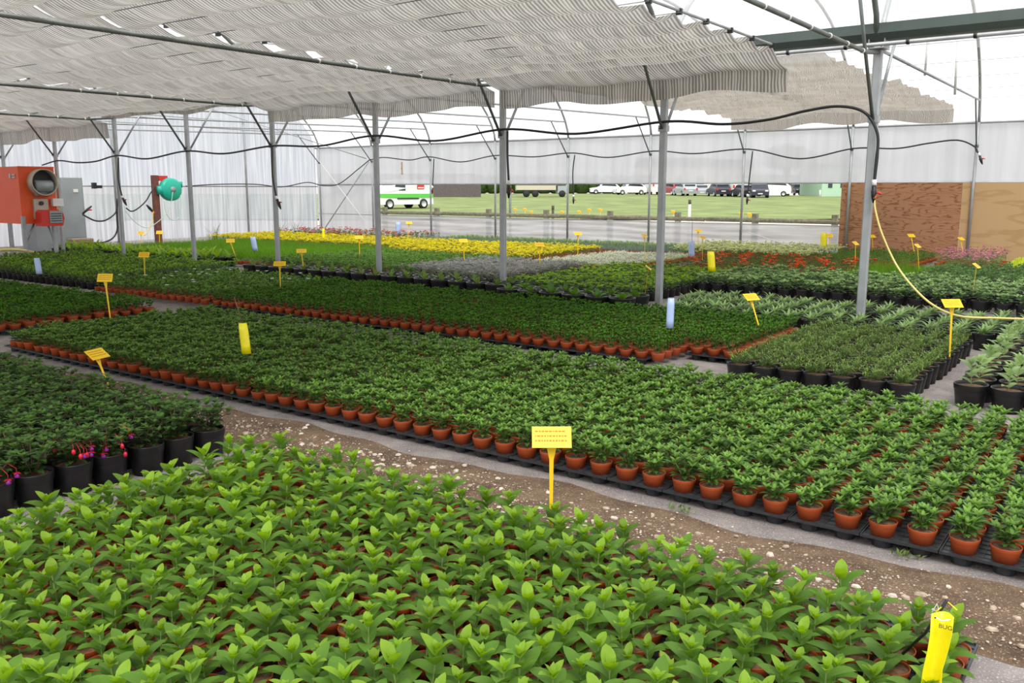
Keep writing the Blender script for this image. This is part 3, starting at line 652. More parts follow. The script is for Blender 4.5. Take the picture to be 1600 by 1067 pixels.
def car(p, heading, L, W, H, paint, label, kind='car', stripe=None, plate=False):
    """car from a side profile: lower body, glasshouse, wheels"""
    r = empty(kind, p, heading)
    if kind == 'van': low = [(-.5, .16), (-.5, .52), (-.44, .58), (-.26, .62), (-.18, .96), (-.14, 1), (.46, 1), (.5, .9), (.5, .16)]; win = [(-.25, .63), (-.17, .93), (-.02, .93), (-.02, .63)]
    else: low = [(-.5, .18), (-.5, .48), (-.46, .56), (-.24, .64), (-.1, .96), (.02, 1), (.2, 1), (.36, .92), (.48, .66), (.5, .55), (.5, .18)]; win = [(-.2, .65), (-.08, .93), (.2, .95), (.34, .88), (.4, .66)]
    m = MB(); n = len(low); vs = []
    for s in (-1, 1):
        for a, b in low: vs.append((a*L, s*W/2*(1 if b < .65 else .86), b*H))
    m.add(vs, [(i, (i+1) % n, n+(i+1) % n, n+i) for i in range(n)]+[tuple(range(n))[::-1], tuple(range(n, 2*n))], paint); bd = m.build('body', r, smooth=False)
    m = MB(); k = len(win)
    for s in (-1, 1): m.add([(a*L, s*(W/2*.95), b*H) for a, b in win], [tuple(range(k))], 'car_glass')
    m.box((low[3][0]*L*.82, 0, .79*H), (.03, W*.7, .26*H), 'car_glass', Matrix.Rotation(.35 if kind != 'van' else .2, 3, 'Y')); m.box((.47*L if kind == 'van' else .42*L, 0, .8*H), (.04, W*.72, .22*H), 'car_glass'); m.build('windows', bd, smooth=False)
    wr = .32
    for a in (-.32, .31):
        for s in (-1, 1):
            m = MB(); m.lathe([(.001, -.1), (wr, -.1), (wr, .1), (.001, .1)], 'tyre', 16, (a*L, s*(W/2-.09), wr), RX); wh = m.build('wheel', r)
            m = MB(); m.lathe([(.001, 0), (.19, 0), (.19, .02)], 'hubcap', 12, (a*L, s*(W/2+.02), wr), RX @ Matrix.Rotation(0 if s < 0 else math.pi, 3, 'X')); m.build('hubcap', wh)
    m = MB()
    for s in (-1, 1): m.box((-.5*L, s*W*.36, .5*H), (.06, W*.18, .1*H), 'white_plastic'); 
    m.build('headlight', r, smooth=False)
    m = MB()
    for s in (-1, 1): m.box((.5*L, s*W*.42, .55*H), (.06, W*.1, .16*H), 'red_plastic')
    m.build('taillight', r, smooth=False)
    m = MB(); m.box((-.505*L, 0, .3*H), (.04, .5, .11), 'white_plastic'); m.box((.505*L, 0, .42*H), (.04, .5, .11), 'white_plastic'); m.build('number_plate', r, smooth=False)
    if stripe:
        m = MB()
        for s in (-1, 1): m.box((0, s*(W/2+.005), .46*H), (L*.99, .02, .13*H), stripe); m.box((.02*L, s*(W/2+.01), .36*H), (.4*L, .02, .04*H), 'car_dark')
        m.build('side_stripe', bd, smooth=False)
        m = MB(); m.box((.27*L, -(W/2*.93), .76*H), (.55, .02, .28), 'red_plastic'); m.box((.27*L, -(W/2*.94), .73*H), (.45, .02, .06), 'white_plastic'); m.build('side_sign', bd, smooth=False)
    return tag(r, label, kind)
vp = A0+F2*57+R2*((626-800)/FPX*57); vd = R2*.74+F2*.67
vn = car((vp.x, vp.y, slope_z(vp.x, vp.y)), math.atan2(vd.y, vd.x), 4.15, 1.75, 1.82, 'car_white', 'white delivery van with green side stripe parked outside', 'van', 'car_green')
def park(px, py, facing, L, W, H, paint, label, kind='car'):
    p = at_g(px, py); h = math.atan2(RT.y, RT.x)+facing; return car(p, h, L, W, H, paint, label, kind)
PI = math.pi
park(945, 303, .0, 4.2, 1.8, 1.5, 'car_white', 'white hatchback parked outside, left one of the two white cars')
park(984, 304, .2, 4.2, 1.8, 1.5, 'car_white', 'white hatchback parked outside, right one of the two white cars')
park(1022, 304, -1.45, 5, 1.95, 2.3, 'car_white', 'large white van parked beyond the lawn with its rear showing', 'van')
park(1052, 305, -1.3, 4.2, 1.75, 1.5, 'car_red', 'dark red car mostly hidden behind the silver estate')
park(1070, 306, -1.45, 4.5, 1.8, 1.5, 'car_silver', 'silver estate car parked with its tail to the greenhouse')
park(1096, 306, 1.4, 4.2, 1.8, 1.4, 'car_silver', 'distant grey car right of the silver estate')
park(1122, 307, -1.5, 4, 1.75, 1.5, 'car_dark', 'dark purple small car left of the white delivery van')
park(1146, 307, -1.5, 5, 1.9, 2.1, 'car_white', 'white delivery van with red rear sign in the car park', 'van')
park(1162, 308, -1.5, 4, 1.7, 1.4, 'car_dark', 'dark car tucked behind the wall post')
park(1186, 309, 1.35, 4.4, 1.8, 1.5, 'car_dark', 'dark grey car parked at the edge of the gravel')
park(1205, 307, -.3, 4.4, 1.8, 1.8, 'car_white', 'white car behind the dark grey one')
park(1245, 305, PI/2, 4.1, 1.7, 1.45, 'car_dark', 'dark blue car facing the greenhouse under the trees')
# trailer
p = at_g(845, 308); h = math.atan2(RT.y, RT.x)+.06; r = empty('trailer', p, h)
m = MB(); m.box((-.6, 0, 1.05), (4.4, 1.9, .5), 'trailer_side'); m.box((-.6, 0, .75), (4.4, 1.8, .1), 'car_dark'); m.build('load_bed', r, smooth=False)
m = MB(); m.box((0, 0, 1.75), (5.4, 1.8, 1.0), 'fence_brown'); m.build('mesh_cage', r, smooth=False)
m = MB(); m.box((2.4, 0, 1.0), (1.2, 1.8, 1.1), 'car_silver'); m.build('cab', r, smooth=False)
for a in (-1.7, -.7, 2.3):
    m = MB(); m.lathe([(.001, -1), (.38, -1), (.38, -.75), (.001, -.75)], 'tyre', 14, (a, 0, .38), RX @ Matrix.Rotation(PI, 3, 'X')); m.build('wheel', r)
tag(r, 'flatbed trailer truck parked on the lawn left of the white cars', 'trailer')
def block(px0, px1, dep, H, thick, mat, name, label, cat, roofmat=None):
    a = A0+F2*dep+R2*((px0-800)/FPX*dep); b = A0+F2*dep+R2*((px1-800)/FPX*dep); w_ = (b-a).length; c = (a+b)/2+F2*thick/2
    g = slope_z(c.x, c.y); o = empty(name, (c.x, c.y, g), math.atan2(R2.y, R2.x))
    m = MB(); m.box((0, 0, H/2-.2), (w_, thick, H+.4), mat); m.build('walls', o, smooth=False)
    if roofmat:
        m = MB(); m.add([(-w_/2-.3, -thick/2-.3, H), (w_/2+.3, -thick/2-.3, H), (w_/2+.3, 0, H+1.6), (-w_/2-.3, 0, H+1.6), (w_/2+.3, thick/2+.3, H), (-w_/2-.3, thick/2+.3, H)], [(0, 1, 2, 3), (3, 2, 4, 5), (1, 4, 2), (0, 3, 5)], roofmat); m.build('roof', o, smooth=False)
        for k in range(3):
            m = MB(); m.box((-w_*.3+k*w_*.3, -thick/2-.02, H*.45), (w_*.1, .06, H*.35), 'car_glass'); m.build('window', o, smooth=False)
    return tag(o, label, cat)
block(520, 752, 100, 2.6, .3, 'fence_brown', 'slatted_fence', 'long dark slatted fence behind the lawn beyond the van', 'fence')
block(1000, 1112, 150, 4.2, 9, 'building_cream', 'cream_building', 'cream coloured building behind the parked cars', 'building', 'fence_brown')
block(1277, 1340, 104, 3.6, 8, 'building_green', 'green_shed', 'pale green metal shed at the right end of the lawn', 'shed', 'grey_metal')
block(1120, 1172, 165, 4.2, 9, 'building_cream', 'cream_building', 'smaller cream building behind the dark car and white van', 'building', 'fence_brown')
p = at_g(692, 301); m = MB(); m.box((p.x, p.y, p.z+.5), (1.2, 1, 1.1), 'white_plastic'); bx_ = m.build('storage_box', smooth=False); m = MB(); m.box((p.x+.05, p.y-.5, p.z+.5), (.5, .1, .8), 'grey_metal'); m.build('side_panel', bx_, smooth=False)
tag(bx_, 'white box standing before the dark fence', 'box')
p = at_g(1227, 306); m = MB(); m.tube([(p.x, p.y, p.z-.3), (p.x, p.y, p.z+3.6)], [.5, .42], 'bark', 10); tr_ = m.build('tree')
def blob(m, c, r, k, rd, mat='hedge', s=.35):
    for _ in range(k):
        u = Vector((rd.gauss(0, 1), rd.gauss(0, 1), rd.gauss(0, .8))).normalized()*rd.uniform(.75, 1.05)
        q = Vector((c[0]+u.x*r[0], c[1]+u.y*r[1], c[2]+u.z*r[2])); m.leaf(q, rd.uniform(0, 6.28), rd.uniform(-.5, 1), s, s*.6, mat, seg=2)
m = MB(); rd = random.Random(5); m.ico((p.x, p.y, p.z+4.6), 2.2, 'hedge', .6, 12); blob(m, (p.x, p.y, p.z+4.6), (3, 3, 1.6), 900, rd, s=.5); m.build('crown', tr_)
tag(tr_, 'tree with a broad brown trunk behind the car park', 'tree')
def hedge(px0, px1, dep, H, label, nm='hedge'):
    rd = random.Random(px0); a = A0+F2*dep+R2*((px0-800)/FPX*dep); b = A0+F2*dep+R2*((px1-800)/FPX*dep); m = MB(); N = int((b-a).length/2)+1
    for k in range(N+1):
        c = a+(b-a)*(k/N); g = slope_z(c.x, c.y); m.ico((c.x, c.y, g+H*.4), 1.5, 'hedge', H/3, 10); blob(m, (c.x, c.y, g+H*.45), (1.7, 1.7, H*.55), 160, rd, s=.5)
    tag(m.build(nm), label, 'hedge')
hedge(752, 1005, 135, 3.0, 'clipped green hedge behind the trailer and white cars')
hedge(1172, 1277, 150, 3.4, 'dark green hedge behind the dark blue car')
for k, (px, py, mt) in enumerate(((753, 297, 'leaf_pale'), (765, 297, 'leaf_mid'), (882, 299, 'leaf_pale'), (890, 300, 'leaf_weed'), (903, 300, 'leaf_weed'))):
    p = at_g(px, py); rd = random.Random(k); m = MB(); blob(m, (p.x, p.y, p.z+.5), (.6, .6, .5), 120, rd, mt, .3)
    tag(m.build('shrub'), ['pale flowering shrub at the end of the dark fence', 'green shrub right of the pale flowering one', 'small pale shrub right of the trailer', 'small bush between trailer and white car', 'low bush just left of the white hatchback'][k], 'shrub')
p = at_g(1281, 308); m = MB(); m.tube([(p.x, p.y, p.z), (p.x, p.y, p.z+.8)], .1, 'white_plastic', 8); tag(m.build('bollard'), 'white bollard at the corner of the pale green shed', 'bollard')

#@@PLANTS
# ------------------------------------------------------------------ plants
def pot_mesh(r, h, mat, z0=0, ridge=True):
    m = MB(); m.lathe([(.001, z0), (r*.8, z0), (r*.93, z0+h*.7), (r*.93+.0015, z0+h*.74), (r*.97, z0+h*.76), (r, z0+h*.98), (r, z0+h), (r*.94, z0+h), (r*.93, z0+h*.86)], mat, 18); return m
def soil_mesh(r, z):
    m = MB(); m.lathe([(.001, z+.004), (r*.5, z+.003), (r*.93, z)], 'potting_soil', 14); return m
def f_zinnia(rd, z, big=1, leafm=('leaf_bright', 'leaf_bright_tip'), nodes=4, seg=4):
    m = MB(); H = rd.uniform(.085, .125)*big; lean = Vector((rd.uniform(-.015, .015), rd.uniform(-.015, .015), 0)); a0 = rd.uniform(0, 3.14)
    m.tube([(0, 0, z), Vector((0, 0, z+H*.5))+lean*.5, Vector((0, 0, z+H))+lean], .0028, 'stem_green', 5, False)
    for k in range(nodes):
        t = (k+.6)/nodes; b = Vector((0, 0, z+H*t))+lean*t; az = a0+k*1.571+rd.uniform(-.2, .2)
        L = (.088 if k < nodes-1 else .062)*rd.uniform(.82, 1.15)*big; el = .3+.72*t+rd.uniform(-.15, .15)
        for s in (0, math.pi):
            m.leaf(b, az+s+rd.uniform(-.15, .15), el+rd.uniform(-.12, .12), L, L*rd.uniform(.42, .54), leafm[0] if k < nodes-1 else leafm[1], curl=rd.uniform(.4, .95), fold=.3, seg=seg)
    b = Vector((0, 0, z+H))+lean
    for k in range(4): m.leaf(b, a0+k*1.571+.5, rd.uniform(.85, 1.25),   .034*big*rd.uniform(.8, 1.2), .018*big, leafm[1], curl=.3, fold=.35, seg=3)
    m.ico(b+Vector((0, 0, .006)), .006*big, leafm[1])
    return m
def f_bushy(rd, z, mats, R=.06, H=.11, shoots=6, L=.05, wr=.36, up=.5, seg=3, stem='stem_green', per=3):
    """several shoots, each with pairs of leaves and a tip rosette"""
    m = MB()
    for s in range(shoots):
        az = 6.283*s/shoots+rd.uniform(-.3, .3); rr = R*rd.uniform(.35, .95)*(0 if s == 0 else 1); h = H*rd.uniform(.7, 1.05)*(1.1 if s == 0 else .92)
        tip = Vector((rr*math.cos(az), rr*math.sin(az), z+h)); b = Vector((0, 0, z))
        m.tube([b, b.lerp(tip, .5)+Vector((0, 0, .01)), tip], .002, stem, 4, False)
        for k in range(per):
            t = (k+1)/per*.95; q = b.lerp(tip, t); a1 = az+k*1.57+rd.uniform(-.3, .3)
            for sg in (0, math.pi): m.leaf(q, a1+sg, up*(.3+t)+rd.uniform(-.2, .2), L*rd.uniform(.75, 1.1), L*wr, mats[0], curl=.7, fold=.25, seg=seg)
        for k in range(4): m.leaf(tip, az+k*1.57+rd.uniform(-.3, .3), up+.35+rd.uniform(-.15, .2), L*.62, L*wr*.62, mats[1], curl=.5, fold=.3, seg=seg)
    return m
def f_rosette(rd, z, mats, n=14, L=.12, W=.02, el=.8, curl=.9, seg=3, shape=1):
    m = MB()
    for k in range(n): m.leaf((rd.uniform(-.005, .005), rd.uniform(-.005, .005), z), k*2.4+rd.uniform(-.2, .2), el*(.35+.75*k/n)+rd.uniform(-.1, .1), L*rd.uniform(.75, 1.1), W*rd.uniform(.85, 1.1), mats[0] if k < n*.6 else mats[1], curl=curl, fold=.3, seg=seg, shape=shape)
    return m
def f_grass(rd, z, mat, n=40, H=.16, R=.07, W=.006):
    m = MB()
    for k in range(n):
        a = rd.uniform(0, 6.28); r = R*math.sqrt(rd.random())*.6
        m.leaf((r*math.cos(a), r*math.sin(a), z), a+rd.uniform(-.5, .5), rd.uniform(1.0, 1.5), H*rd.uniform(.6, 1.05), W, mat, curl=.5, fold=.1, seg=2, shape=2)
    return m
def f_fine(rd, z, mats, n=26, R=.075, H=.11, L=.02):
    """wiry shoots set with tiny leaves all the way up"""
    m = MB()
    for s in range(n):
        a = rd.uniform(0, 6.28); rr = R*math.sqrt(rd.random()); h = H*rd.uniform(.55, 1.05)*(1-.3*rr/R); tip = Vector((rr*math.cos(a), rr*math.sin(a), z+h)); b = Vector((rr*.3*math.cos(a), rr*.3*math.sin(a), z))
        for k in range(5):
            q = b.lerp(tip, .3+.17*k)
            for sg in (0, 2.1, 4.2): m.leaf(q, a+sg+k, .5+rd.uniform(-.2, .4), L*rd.uniform(.8, 1.2), L*.28, mats[1] if k > 3 else mats[0], curl=.2, fold=.1, seg=1, shape=2)
    return m
def flower(m, c, r, mat, n=6, up=.6, ctr=None):
    for k in range(n): m.leaf(c, 6.283*k/n, up, r, r*.95, mat, curl=.5, fold=.1, seg=2, shape=1)
    if ctr: m.ico(Vector(c)+Vector((0, 0, .003)), r*.28, ctr)
def f_blooms(rd, z, leaves, mat, nf, fr, R=.06, H=.13, up=.75, L=.045, ctr=None, petals=6):
    m = f_bushy(rd, z, leaves, R, H*.85, 4, L, .45, .4, 2, per=2)
    for k in range(nf):
        a = rd.uniform(0, 6.28); q = R*math.sqrt(rd.random()); flower(m, (q*math.cos(a), q*math.sin(a), z+H*rd.uniform(.7, 1.18)), fr*rd.uniform(.65, 1.1), mat, petals, up+rd.uniform(-.4, .4), ctr)
    return m
def f_hang(rd, z):
    """fuchsia bells hanging over the pot rim"""
    m = MB()
    for k in range(rd.randint(4, 6)):
        a = rd.uniform(-.9, .9)-.2; q = rd.uniform(.09, .13); zz = z+rd.uniform(-.03, .07); c = Vector((q*math.cos(a), q*math.sin(a), zz))
        m.tube([Vector((q*.6*math.cos(a), q*.6*math.sin(a), zz+.06)), c+Vector((0, 0, .03)), c+Vector((0, 0, .012))], .0012, 'flower_red', 4, False)
        if k % 2: m.ico(c, .011, 'flower_red', 1.4, 8)
        else:
            for j in range(4): m.leaf(c+Vector((0, 0, .008)), j*1.57+a, -.3, .026, .012, 'flower_red', curl=-.5, seg=2)
            m.lathe([(.004, .004), (.011, -.006), (.012, -.016), (.006, -.018)], 'flower_purple', 8, c)
    return m

def grid_pos(rects, sp, rd, jit=.12, sy=None, stag=False):
    out = []; sy = sy or sp
    for x0, x1, y0, y1 in rects:
        nx = max(1, int(round((x1-x0)/sp))); ny = max(1, int(round((y1-y0)/sy)))
        for j in range(ny):
            for i in range(nx): out.append((x0+(i+.5)*sp+(sp/2 if stag and j % 2 else 0)+rd.uniform(-jit, jit)*sp*.3, y0+(j+.5)*sy+rd.uniform(-jit, jit)*sp*.3, i, j, nx, ny))
    return out
def visible(x, y, mg=60):
    px, py, z = proj((x, y, .12)); return z > .3 and -mg < px < 1600+mg and py < 1067+mg*2.2
def merged(name, items):
    """one mesh out of many (mesh, x, y, rotation, scale)"""
    mats = []; V = []; Lp = []; Ls = []; MI = []; vb = 0; cache = {}
    for me, x, y, rz, s in items:
        if me.name not in cache:
            n = len(me.vertices); a = np.empty(n*3, np.float32); me.vertices.foreach_get('co', a)
            l = np.empty(len(me.loops), np.int32); me.loops.foreach_get('vertex_index', l)
            t = np.empty(len(me.polygons), np.int32); me.polygons.foreach_get('loop_total', t)
            mi = np.empty(len(me.polygons), np.int32); me.polygons.foreach_get('material_index', mi)
            mp = []
            for q in me.materials:
                if q.name not in mats: mats.append(q.name)
                mp.append(mats.index(q.name))
            cache[me.name] = (a.reshape(-1, 3), l, t, np.array(mp)[mi])
        a, l, t, mi = cache[me.name]; c, d = math.cos(rz)*s, math.sin(rz)*s
        v = np.empty_like(a); v[:, 0] = a[:, 0]*c-a[:, 1]*d+x; v[:, 1] = a[:, 0]*d+a[:, 1]*c+y; v[:, 2] = a[:, 2]*s
        V.append(v); Lp.append(l+vb); Ls.append(t); MI.append(mi); vb += len(a)
    V = np.concatenate(V); Lp = np.concatenate(Lp); Ls = np.concatenate(Ls); MI = np.concatenate(MI)
    me = bpy.data.meshes.new(name); me.vertices.add(len(V)); me.vertices.foreach_set('co', V.ravel())
    me.loops.add(len(Lp)); me.loops.foreach_set('vertex_index', Lp); me.polygons.add(len(Ls))
    me.polygons.foreach_set('loop_start', np.concatenate([[0], np.cumsum(Ls)[:-1]]).astype(np.int32))
    me.polygons.foreach_set('loop_total', Ls); me.polygons.foreach_set('material_index', MI.astype(np.int32)); me.polygons.foreach_set('use_smooth', np.ones(len(Ls), bool))
    for q in mats: me.materials.append(MATS[q])
    me.update(); me.validate(); return me
def bed(name, cat, desc, group, rects, sp, variants, pot, cap=300, seed=1, split=True, sy=None, stag=False, smin=.88, smax=1.1, from_left=True, where='', extra=None, jit=.12, keep=None, rowb=False):
    """variants: foliage MBs; pot: (radius, height, material, z0). Nearest `cap` plants are things of their own, the rest one mass."""
    rd = random.Random(seed); P = [p for p in grid_pos(rects, sp, rd, jit, sy, stag) if visible(p[0], p[1]) and not (abs(p[1]) < pot[0]+.05 and abs((p[0]+1.25) % 2.5-1.25) < pot[0]+.06)]
    if keep: P = [p for p in P if keep(p[0], p[1])]
    P.sort(key=lambda p: depth((p[0], p[1], .1)) if 0 < proj((p[0], p[1], .15))[0] < 1600 and proj((p[0], p[1], .15))[1] < 1075 else 99)
    pr, ph, pm, pz = pot; top = pz+ph*.86
    if split:
        pme = pot_mesh(pr, ph, pm, pz).mesh('pot'); sme = soil_mesh(pr, top).mesh('soil'); fme = [v.mesh('foliage') for v in variants]
    whole = []
    for v in variants:
        q = pot_mesh(pr, ph, pm, pz); s_ = soil_mesh(pr, top)
        w_ = MB(); 
        for src in (q, s_, v):
            for k, f in enumerate(src.f): w_.f.append(tuple(i+len(w_.v) for i in f)); w_.m.append(w_.mi(src.mats[src.m[k]]))
            w_.v.extend(src.v)
        whole.append(w_.mesh(name))
    for i, (x, y, ci, ri, nx, ny) in enumerate(P[:cap]):
        rz = rd.uniform(0, 6.28); s = rd.uniform(smin, smax); k = rd.randrange(len(variants))
        if split:
            r = empty(name, (x, y, 0), rz); link('pot', pme, r); link('soil', sme, r); fo = link('foliage', fme[k], r); fo.scale = (s,)*3; fo.location.z = top*(1-s)
            if extra: extra(r, fo, x, y, rd, top)
        else:
            r = link(name, whole[k], None, (x, y, 0)); r.rotation_euler.z = rz; r.scale = (1, 1, s)
        c = (f"{ordn(ci+1)} from left" if from_left else f"{ordn(nx-ci)} from right")
        tag(r, f"{desc}, {c} in {ordn(ny-ri if rowb else ri+1)} row {'from path' if rowb else 'back'}", cat, group)
    if len(P) > cap:
        it = [(whole[rd.randrange(len(whole))], p[0], p[1], rd.uniform(0, 6.28), rd.uniform(smin, smax)) for p in P[cap:]]
        o = bpy.data.objects.new(name+'s', merged(name+'s', it)); col.objects.link(o)
        tag(o, f"mass of {desc} plants filling the back of their bed", cat, group, 'stuff')
    return P
def tray_mesh(wx, wy, nx, ny, sp, sy, holes=True):
    m = MB(); z = .048
    m.box((0, 0, z), (wx-.004, wy-.004, .005), 'tray_plastic')
    for s in (-1, 1): m.box((s*(wx/2-.005), 0, z+.004), (.006, wy-.004, .012), 'tray_plastic'); m.box((0, s*(wy/2-.005), z+.004), (wx-.004, .006, .012), 'tray_plastic')
    for k in range(1, nx*2): m.box((-wx/2+wx*k/(nx*2), 0, z+.004), (.003, wy-.02, .004), 'tray_plastic')
    for k in range(1, ny*3): m.box((0, -wy/2+wy*k/(ny*3), z+.004), (wx-.02, .003, .004), 'tray_plastic')
    for i in range(nx):
        for j in range(ny): m.lathe([(.001, .0), (sp*.27, .0), (sp*.31, z)], 'tray_plastic', 12, (-wx/2+sp*(i+.5), -wy/2+sy*(j+.5), 0))
    return m.mesh('pot_tray', False)
def trays(rect, nx, ny, sp, sy, where, group):
    x0, x1, y0, y1 = rect; W_, D_ = nx*sp, ny*sy; me = tray_mesh(W_, D_, nx, ny, sp, sy)
    for j in range(int(round((y1-y0)/D_))):
        for i in range(int(round((x1-x0)/W_))):
            x, y = x0+(i+.5)*W_, y0+(j+.5)*D_
            if not (visible(x, y, 150)): continue
            tag(link('pot_tray', me, None, (x, y, 0)), f"black pot tray {where}, {ordn(i+1)} from left, {ordn(j+1)} row", 'tray', group)

V = lambda n, f, s0=0: [f(random.Random(s0+k)) for k in range(n)]
T_ = (.06, .068, 'terracotta_plastic', .047)     # terracotta coloured pots sitting in trays
TT = .047+.068*.86
# near bed
R1 = (-1.26, 2.27, -9.9, -7.18); s1 = .1176; t1 = (.053, .06, 'terracotta_plastic', .047); z1 = .047+.06*.86
bed('zinnia_seedling', 'potted plant', 'bright green seedling of the nearest bed', 'bright seedlings of the nearest bed', [R1], s1, V(14, lambda r: f_zinnia(r, z1, 1.03, nodes=5, seg=6), 100), t1, 300, 11, from_left=False, rowb=True, sy=.118, jit=.5, smin=.78, smax=1.16)
trays((-1.26, 2.27, -9.9, -7.18), 5, 4, s1, .118, 'under the nearest bright green bed', 'trays of the nearest bed')
# long bed behind the gravel path
R2_ = (-6.32, 3.3, -6.32, -4.07); s2 = .16
bed('leafy_seedling', 'potted plant', 'leafy green seedling of the long bed', 'leafy seedlings of the long bed', [R2_], s2, V(12, lambda r: f_bushy(r, TT, ('leaf_mid', 'leaf_mid_tip'), .068, .1, 8, .065, .4, .5), 200), T_, 300, 12, where='behind the gravel path', sy=.15)
trays((-6.32, 3.3, -6.32, -4.07), 2, 5, s2, .15, 'behind the gravel path', 'trays of the long bed')
# darker bed behind it
R3 = [(-7.36, -.8, -3.3, -.98), (-.8, -.32, -2.82, -1.0)]
bed('dark_seedling', 'potted plant', 'dark compact seedling in the bed before the columns', 'dark compact seedlings before the columns', [R3[0]], .16, V(10, lambda r: f_bushy(r, TT, ('leaf_dark', 'leaf_dark_tip'), .075, .115, 9, .05, .46, .8, 2), 300), T_, 240, 13, where='from its front', sy=.1657)
bed('dark_seedling', 'potted plant', 'dark green compact seedling at the stepped right end', 'dark compact seedlings before the columns', [R3[1]], .16, V(4, lambda r: f_bushy(r, TT, ('leaf_dark', 'leaf_dark_tip'), .075, .115, 9, .05, .46, .8, 2), 330), T_, 60, 14, where='from its front', sy=.1657)
trays((-7.36, -.8, -3.3, -.98), 2, 7, .16, .1657, 'under the dark green bed', 'trays of the dark bed')
trays((-.8, -.32, -2.82, -1.0), 3, 11, .16, .1657, 'at the stepped end of the dark bed', 'trays of the dark bed')
bed('bedding_seedling', 'potted plant', 'dark green seedling of the far left bed', 'dark seedlings of the far left bed', [(-13, -7.25, -6.0, -4.15)], .16, V(6, lambda r: f_bushy(r, TT, ('leaf_dark', 'leaf_dark_tip'), .075, .11, 9, .05, .46, .8, 2), 350), T_, 200, 15, split=False, from_left=False, where='from its front', jit=.12)
trays((-13.01, -7.25, -6.0, -4.15), 2, 6, .16, .154*2, 'under the far left dark bed', 'trays of the far left bed')
# white flowered plants
def wf(r):
    m = f_bushy(r, TT, ('leaf_mid', 'leaf_mid'), .06, .12, 5, .07, .4, .6, 2)
    if r.random() < .12: flower(m, (.02, -.02, TT+.15), .035, 'flower_white', 6)
    return m
wv = V(8, lambda r: f_bushy(r, TT, ('leaf_mid', 'leaf_mid_tip'), .06, .12, 5, .07, .4, .6, 2), 400)
flower(wv[0], (.02, -.02, TT+.155), .04, 'flower_white', 6)
bed('petunia_plant', 'potted plant', 'broad leaved green plant of the white flowering bed', 'plants of the white flowering bed', [(-10.2, -7.4, -3.35, -1.1)], .175, wv, T_, 260, 16, split=False, where='from its front')
# herbs in black pots
BP = (.1, .15, 'black_plastic', 0)
bed('herb_pot', 'potted plant', 'feathery grey green herb in a black pot', 'herbs in black pots', [(-.16, 1.3, -3.5, -.98)], .2086, V(7, lambda r: f_fine(r, .13, ('leaf_herb', 'leaf_herb_tip'), 30, .108, .13, .028), 500), BP, 300, 17, where='from the front', jit=.2)
RBP = (.115, .17, 'black_plastic', 0)
bed('broadleaf_pot', 'potted plant', 'pale broad leaved young plant in a black pot', 'broad leaved plants at the right edge', [(1.52, 2.9, -3.35, -.75)], .235, V(5, lambda r: f_zinnia(r, .145, 1.35, ('leaf_grey_tip', 'leaf_grey_tip'), 4), 520), RBP, 100, 18, where='from the front', jit=.25)
# fuchsias, the open ones hang over the pots by the aisle
FP = (.097, .165, 'black_plastic', 0)
def fx(r, fo, x, y, rd, top):
    if x > -2.05 and (abs(y+7.85) < .25 or abs(y+8.42) < .15):
        o = f_hang(rd, top+.05).build('flowers', r); o['label'] = 'hanging red and purple fuchsia blooms'; o.rotation_euler.z = -r.rotation_euler.z
bed('fuchsia_pot', 'potted plant', 'dark leaved fuchsia in a black pot', 'fuchsias in black pots', [(-4.9, -1.74, -8.9, -7.1)], .2, V(8, lambda r: f_bushy(r, .14, ('leaf_fuchsia', 'leaf_fuchsia_tip'), .145, .17, 13, .06, .55, .35, 3, 'stem_brown', 4), 600), FP, 300, 19, from_left=False, rowb=True, extra=fx)
bed('feathery_plant', 'potted plant', 'feathery green plant at the left picture edge', 'feathery plants by the path', [(-6.6, -5.0, -7.6, -6.9)], .2, V(4, lambda r: f_grass(r, .15, 'leaf_mid', 60, .22, .12, .007), 620), FP, 60, 20, split=False, from_left=False, where='from the front')
# --- beds around and behind the columns
B6 = (.075, .12, 'black_plastic', 0); Z6 = .12*.86
bed('leafy_plant', 'potted plant', 'light green leafy plant before the orange heater', 'light plants before the heater', [(-16.2, -10.75, -3.1, -.3)], .19, V(6, lambda r: f_bushy(r, Z6, ('leaf_light', 'leaf_bright_tip'), .07, .14, 5, .075, .38, .6, 2), 700), B6, 300, 21, split=False, from_left=False, where='from its front')
bed('sprouting_plant', 'potted plant', 'tall pale sprouting plant in a black pot', 'sprouting plants below the hose reel', [(-18.4, -12.3, .1, 1.0)], .3, V(5, lambda r: f_rosette(r, .17, ('leaf_bright', 'leaf_bright_tip'), 9, .28, .06, 1.1, .9), 720), (.13, .2, 'black_plastic', 0), 100, 22, split=False, where='from its front')
bed('grassy_plant', 'potted plant', 'fine bright green grassy plant', 'bright grassy bed', [(-17.8, -11.6, 1.25, 4.9)], .17, V(6, lambda r: f_grass(r, .09, 'leaf_grass', 44, .2, .11, .009), 740), B6, 300, 23, split=False, from_left=False, where='from its front')
bed('small_carnation', 'potted plant', 'small blue green plant in a terracotta pot', 'small blue green plants', [(-12.6, -9.9, .78, 1.26)], .16, V(4, lambda r: f_rosette(r, TT, ('leaf_grey', 'leaf_light'), 16, .09, .02, 1, .6, 2), 760), T_, 60, 24, split=False, where='from the aisle')
GP = (.165, .25, 'black_plastic', 0)
bp = V(6, lambda r: f_rosette(r, .21, ('leaf_bright', 'leaf_weed'), 5, .16, .06, 1.3, .7, 3, 0), 780)
bed('shrub_pot', 'potted plant', 'large black pot with shoot, left of third column', 'large black pots left of the third column', [(-10.3, -4.75, -.62, .05)], .335, bp, GP, 60, 25, split=True, where='from the aisle', from_left=False, sy=.335, jit=.1)
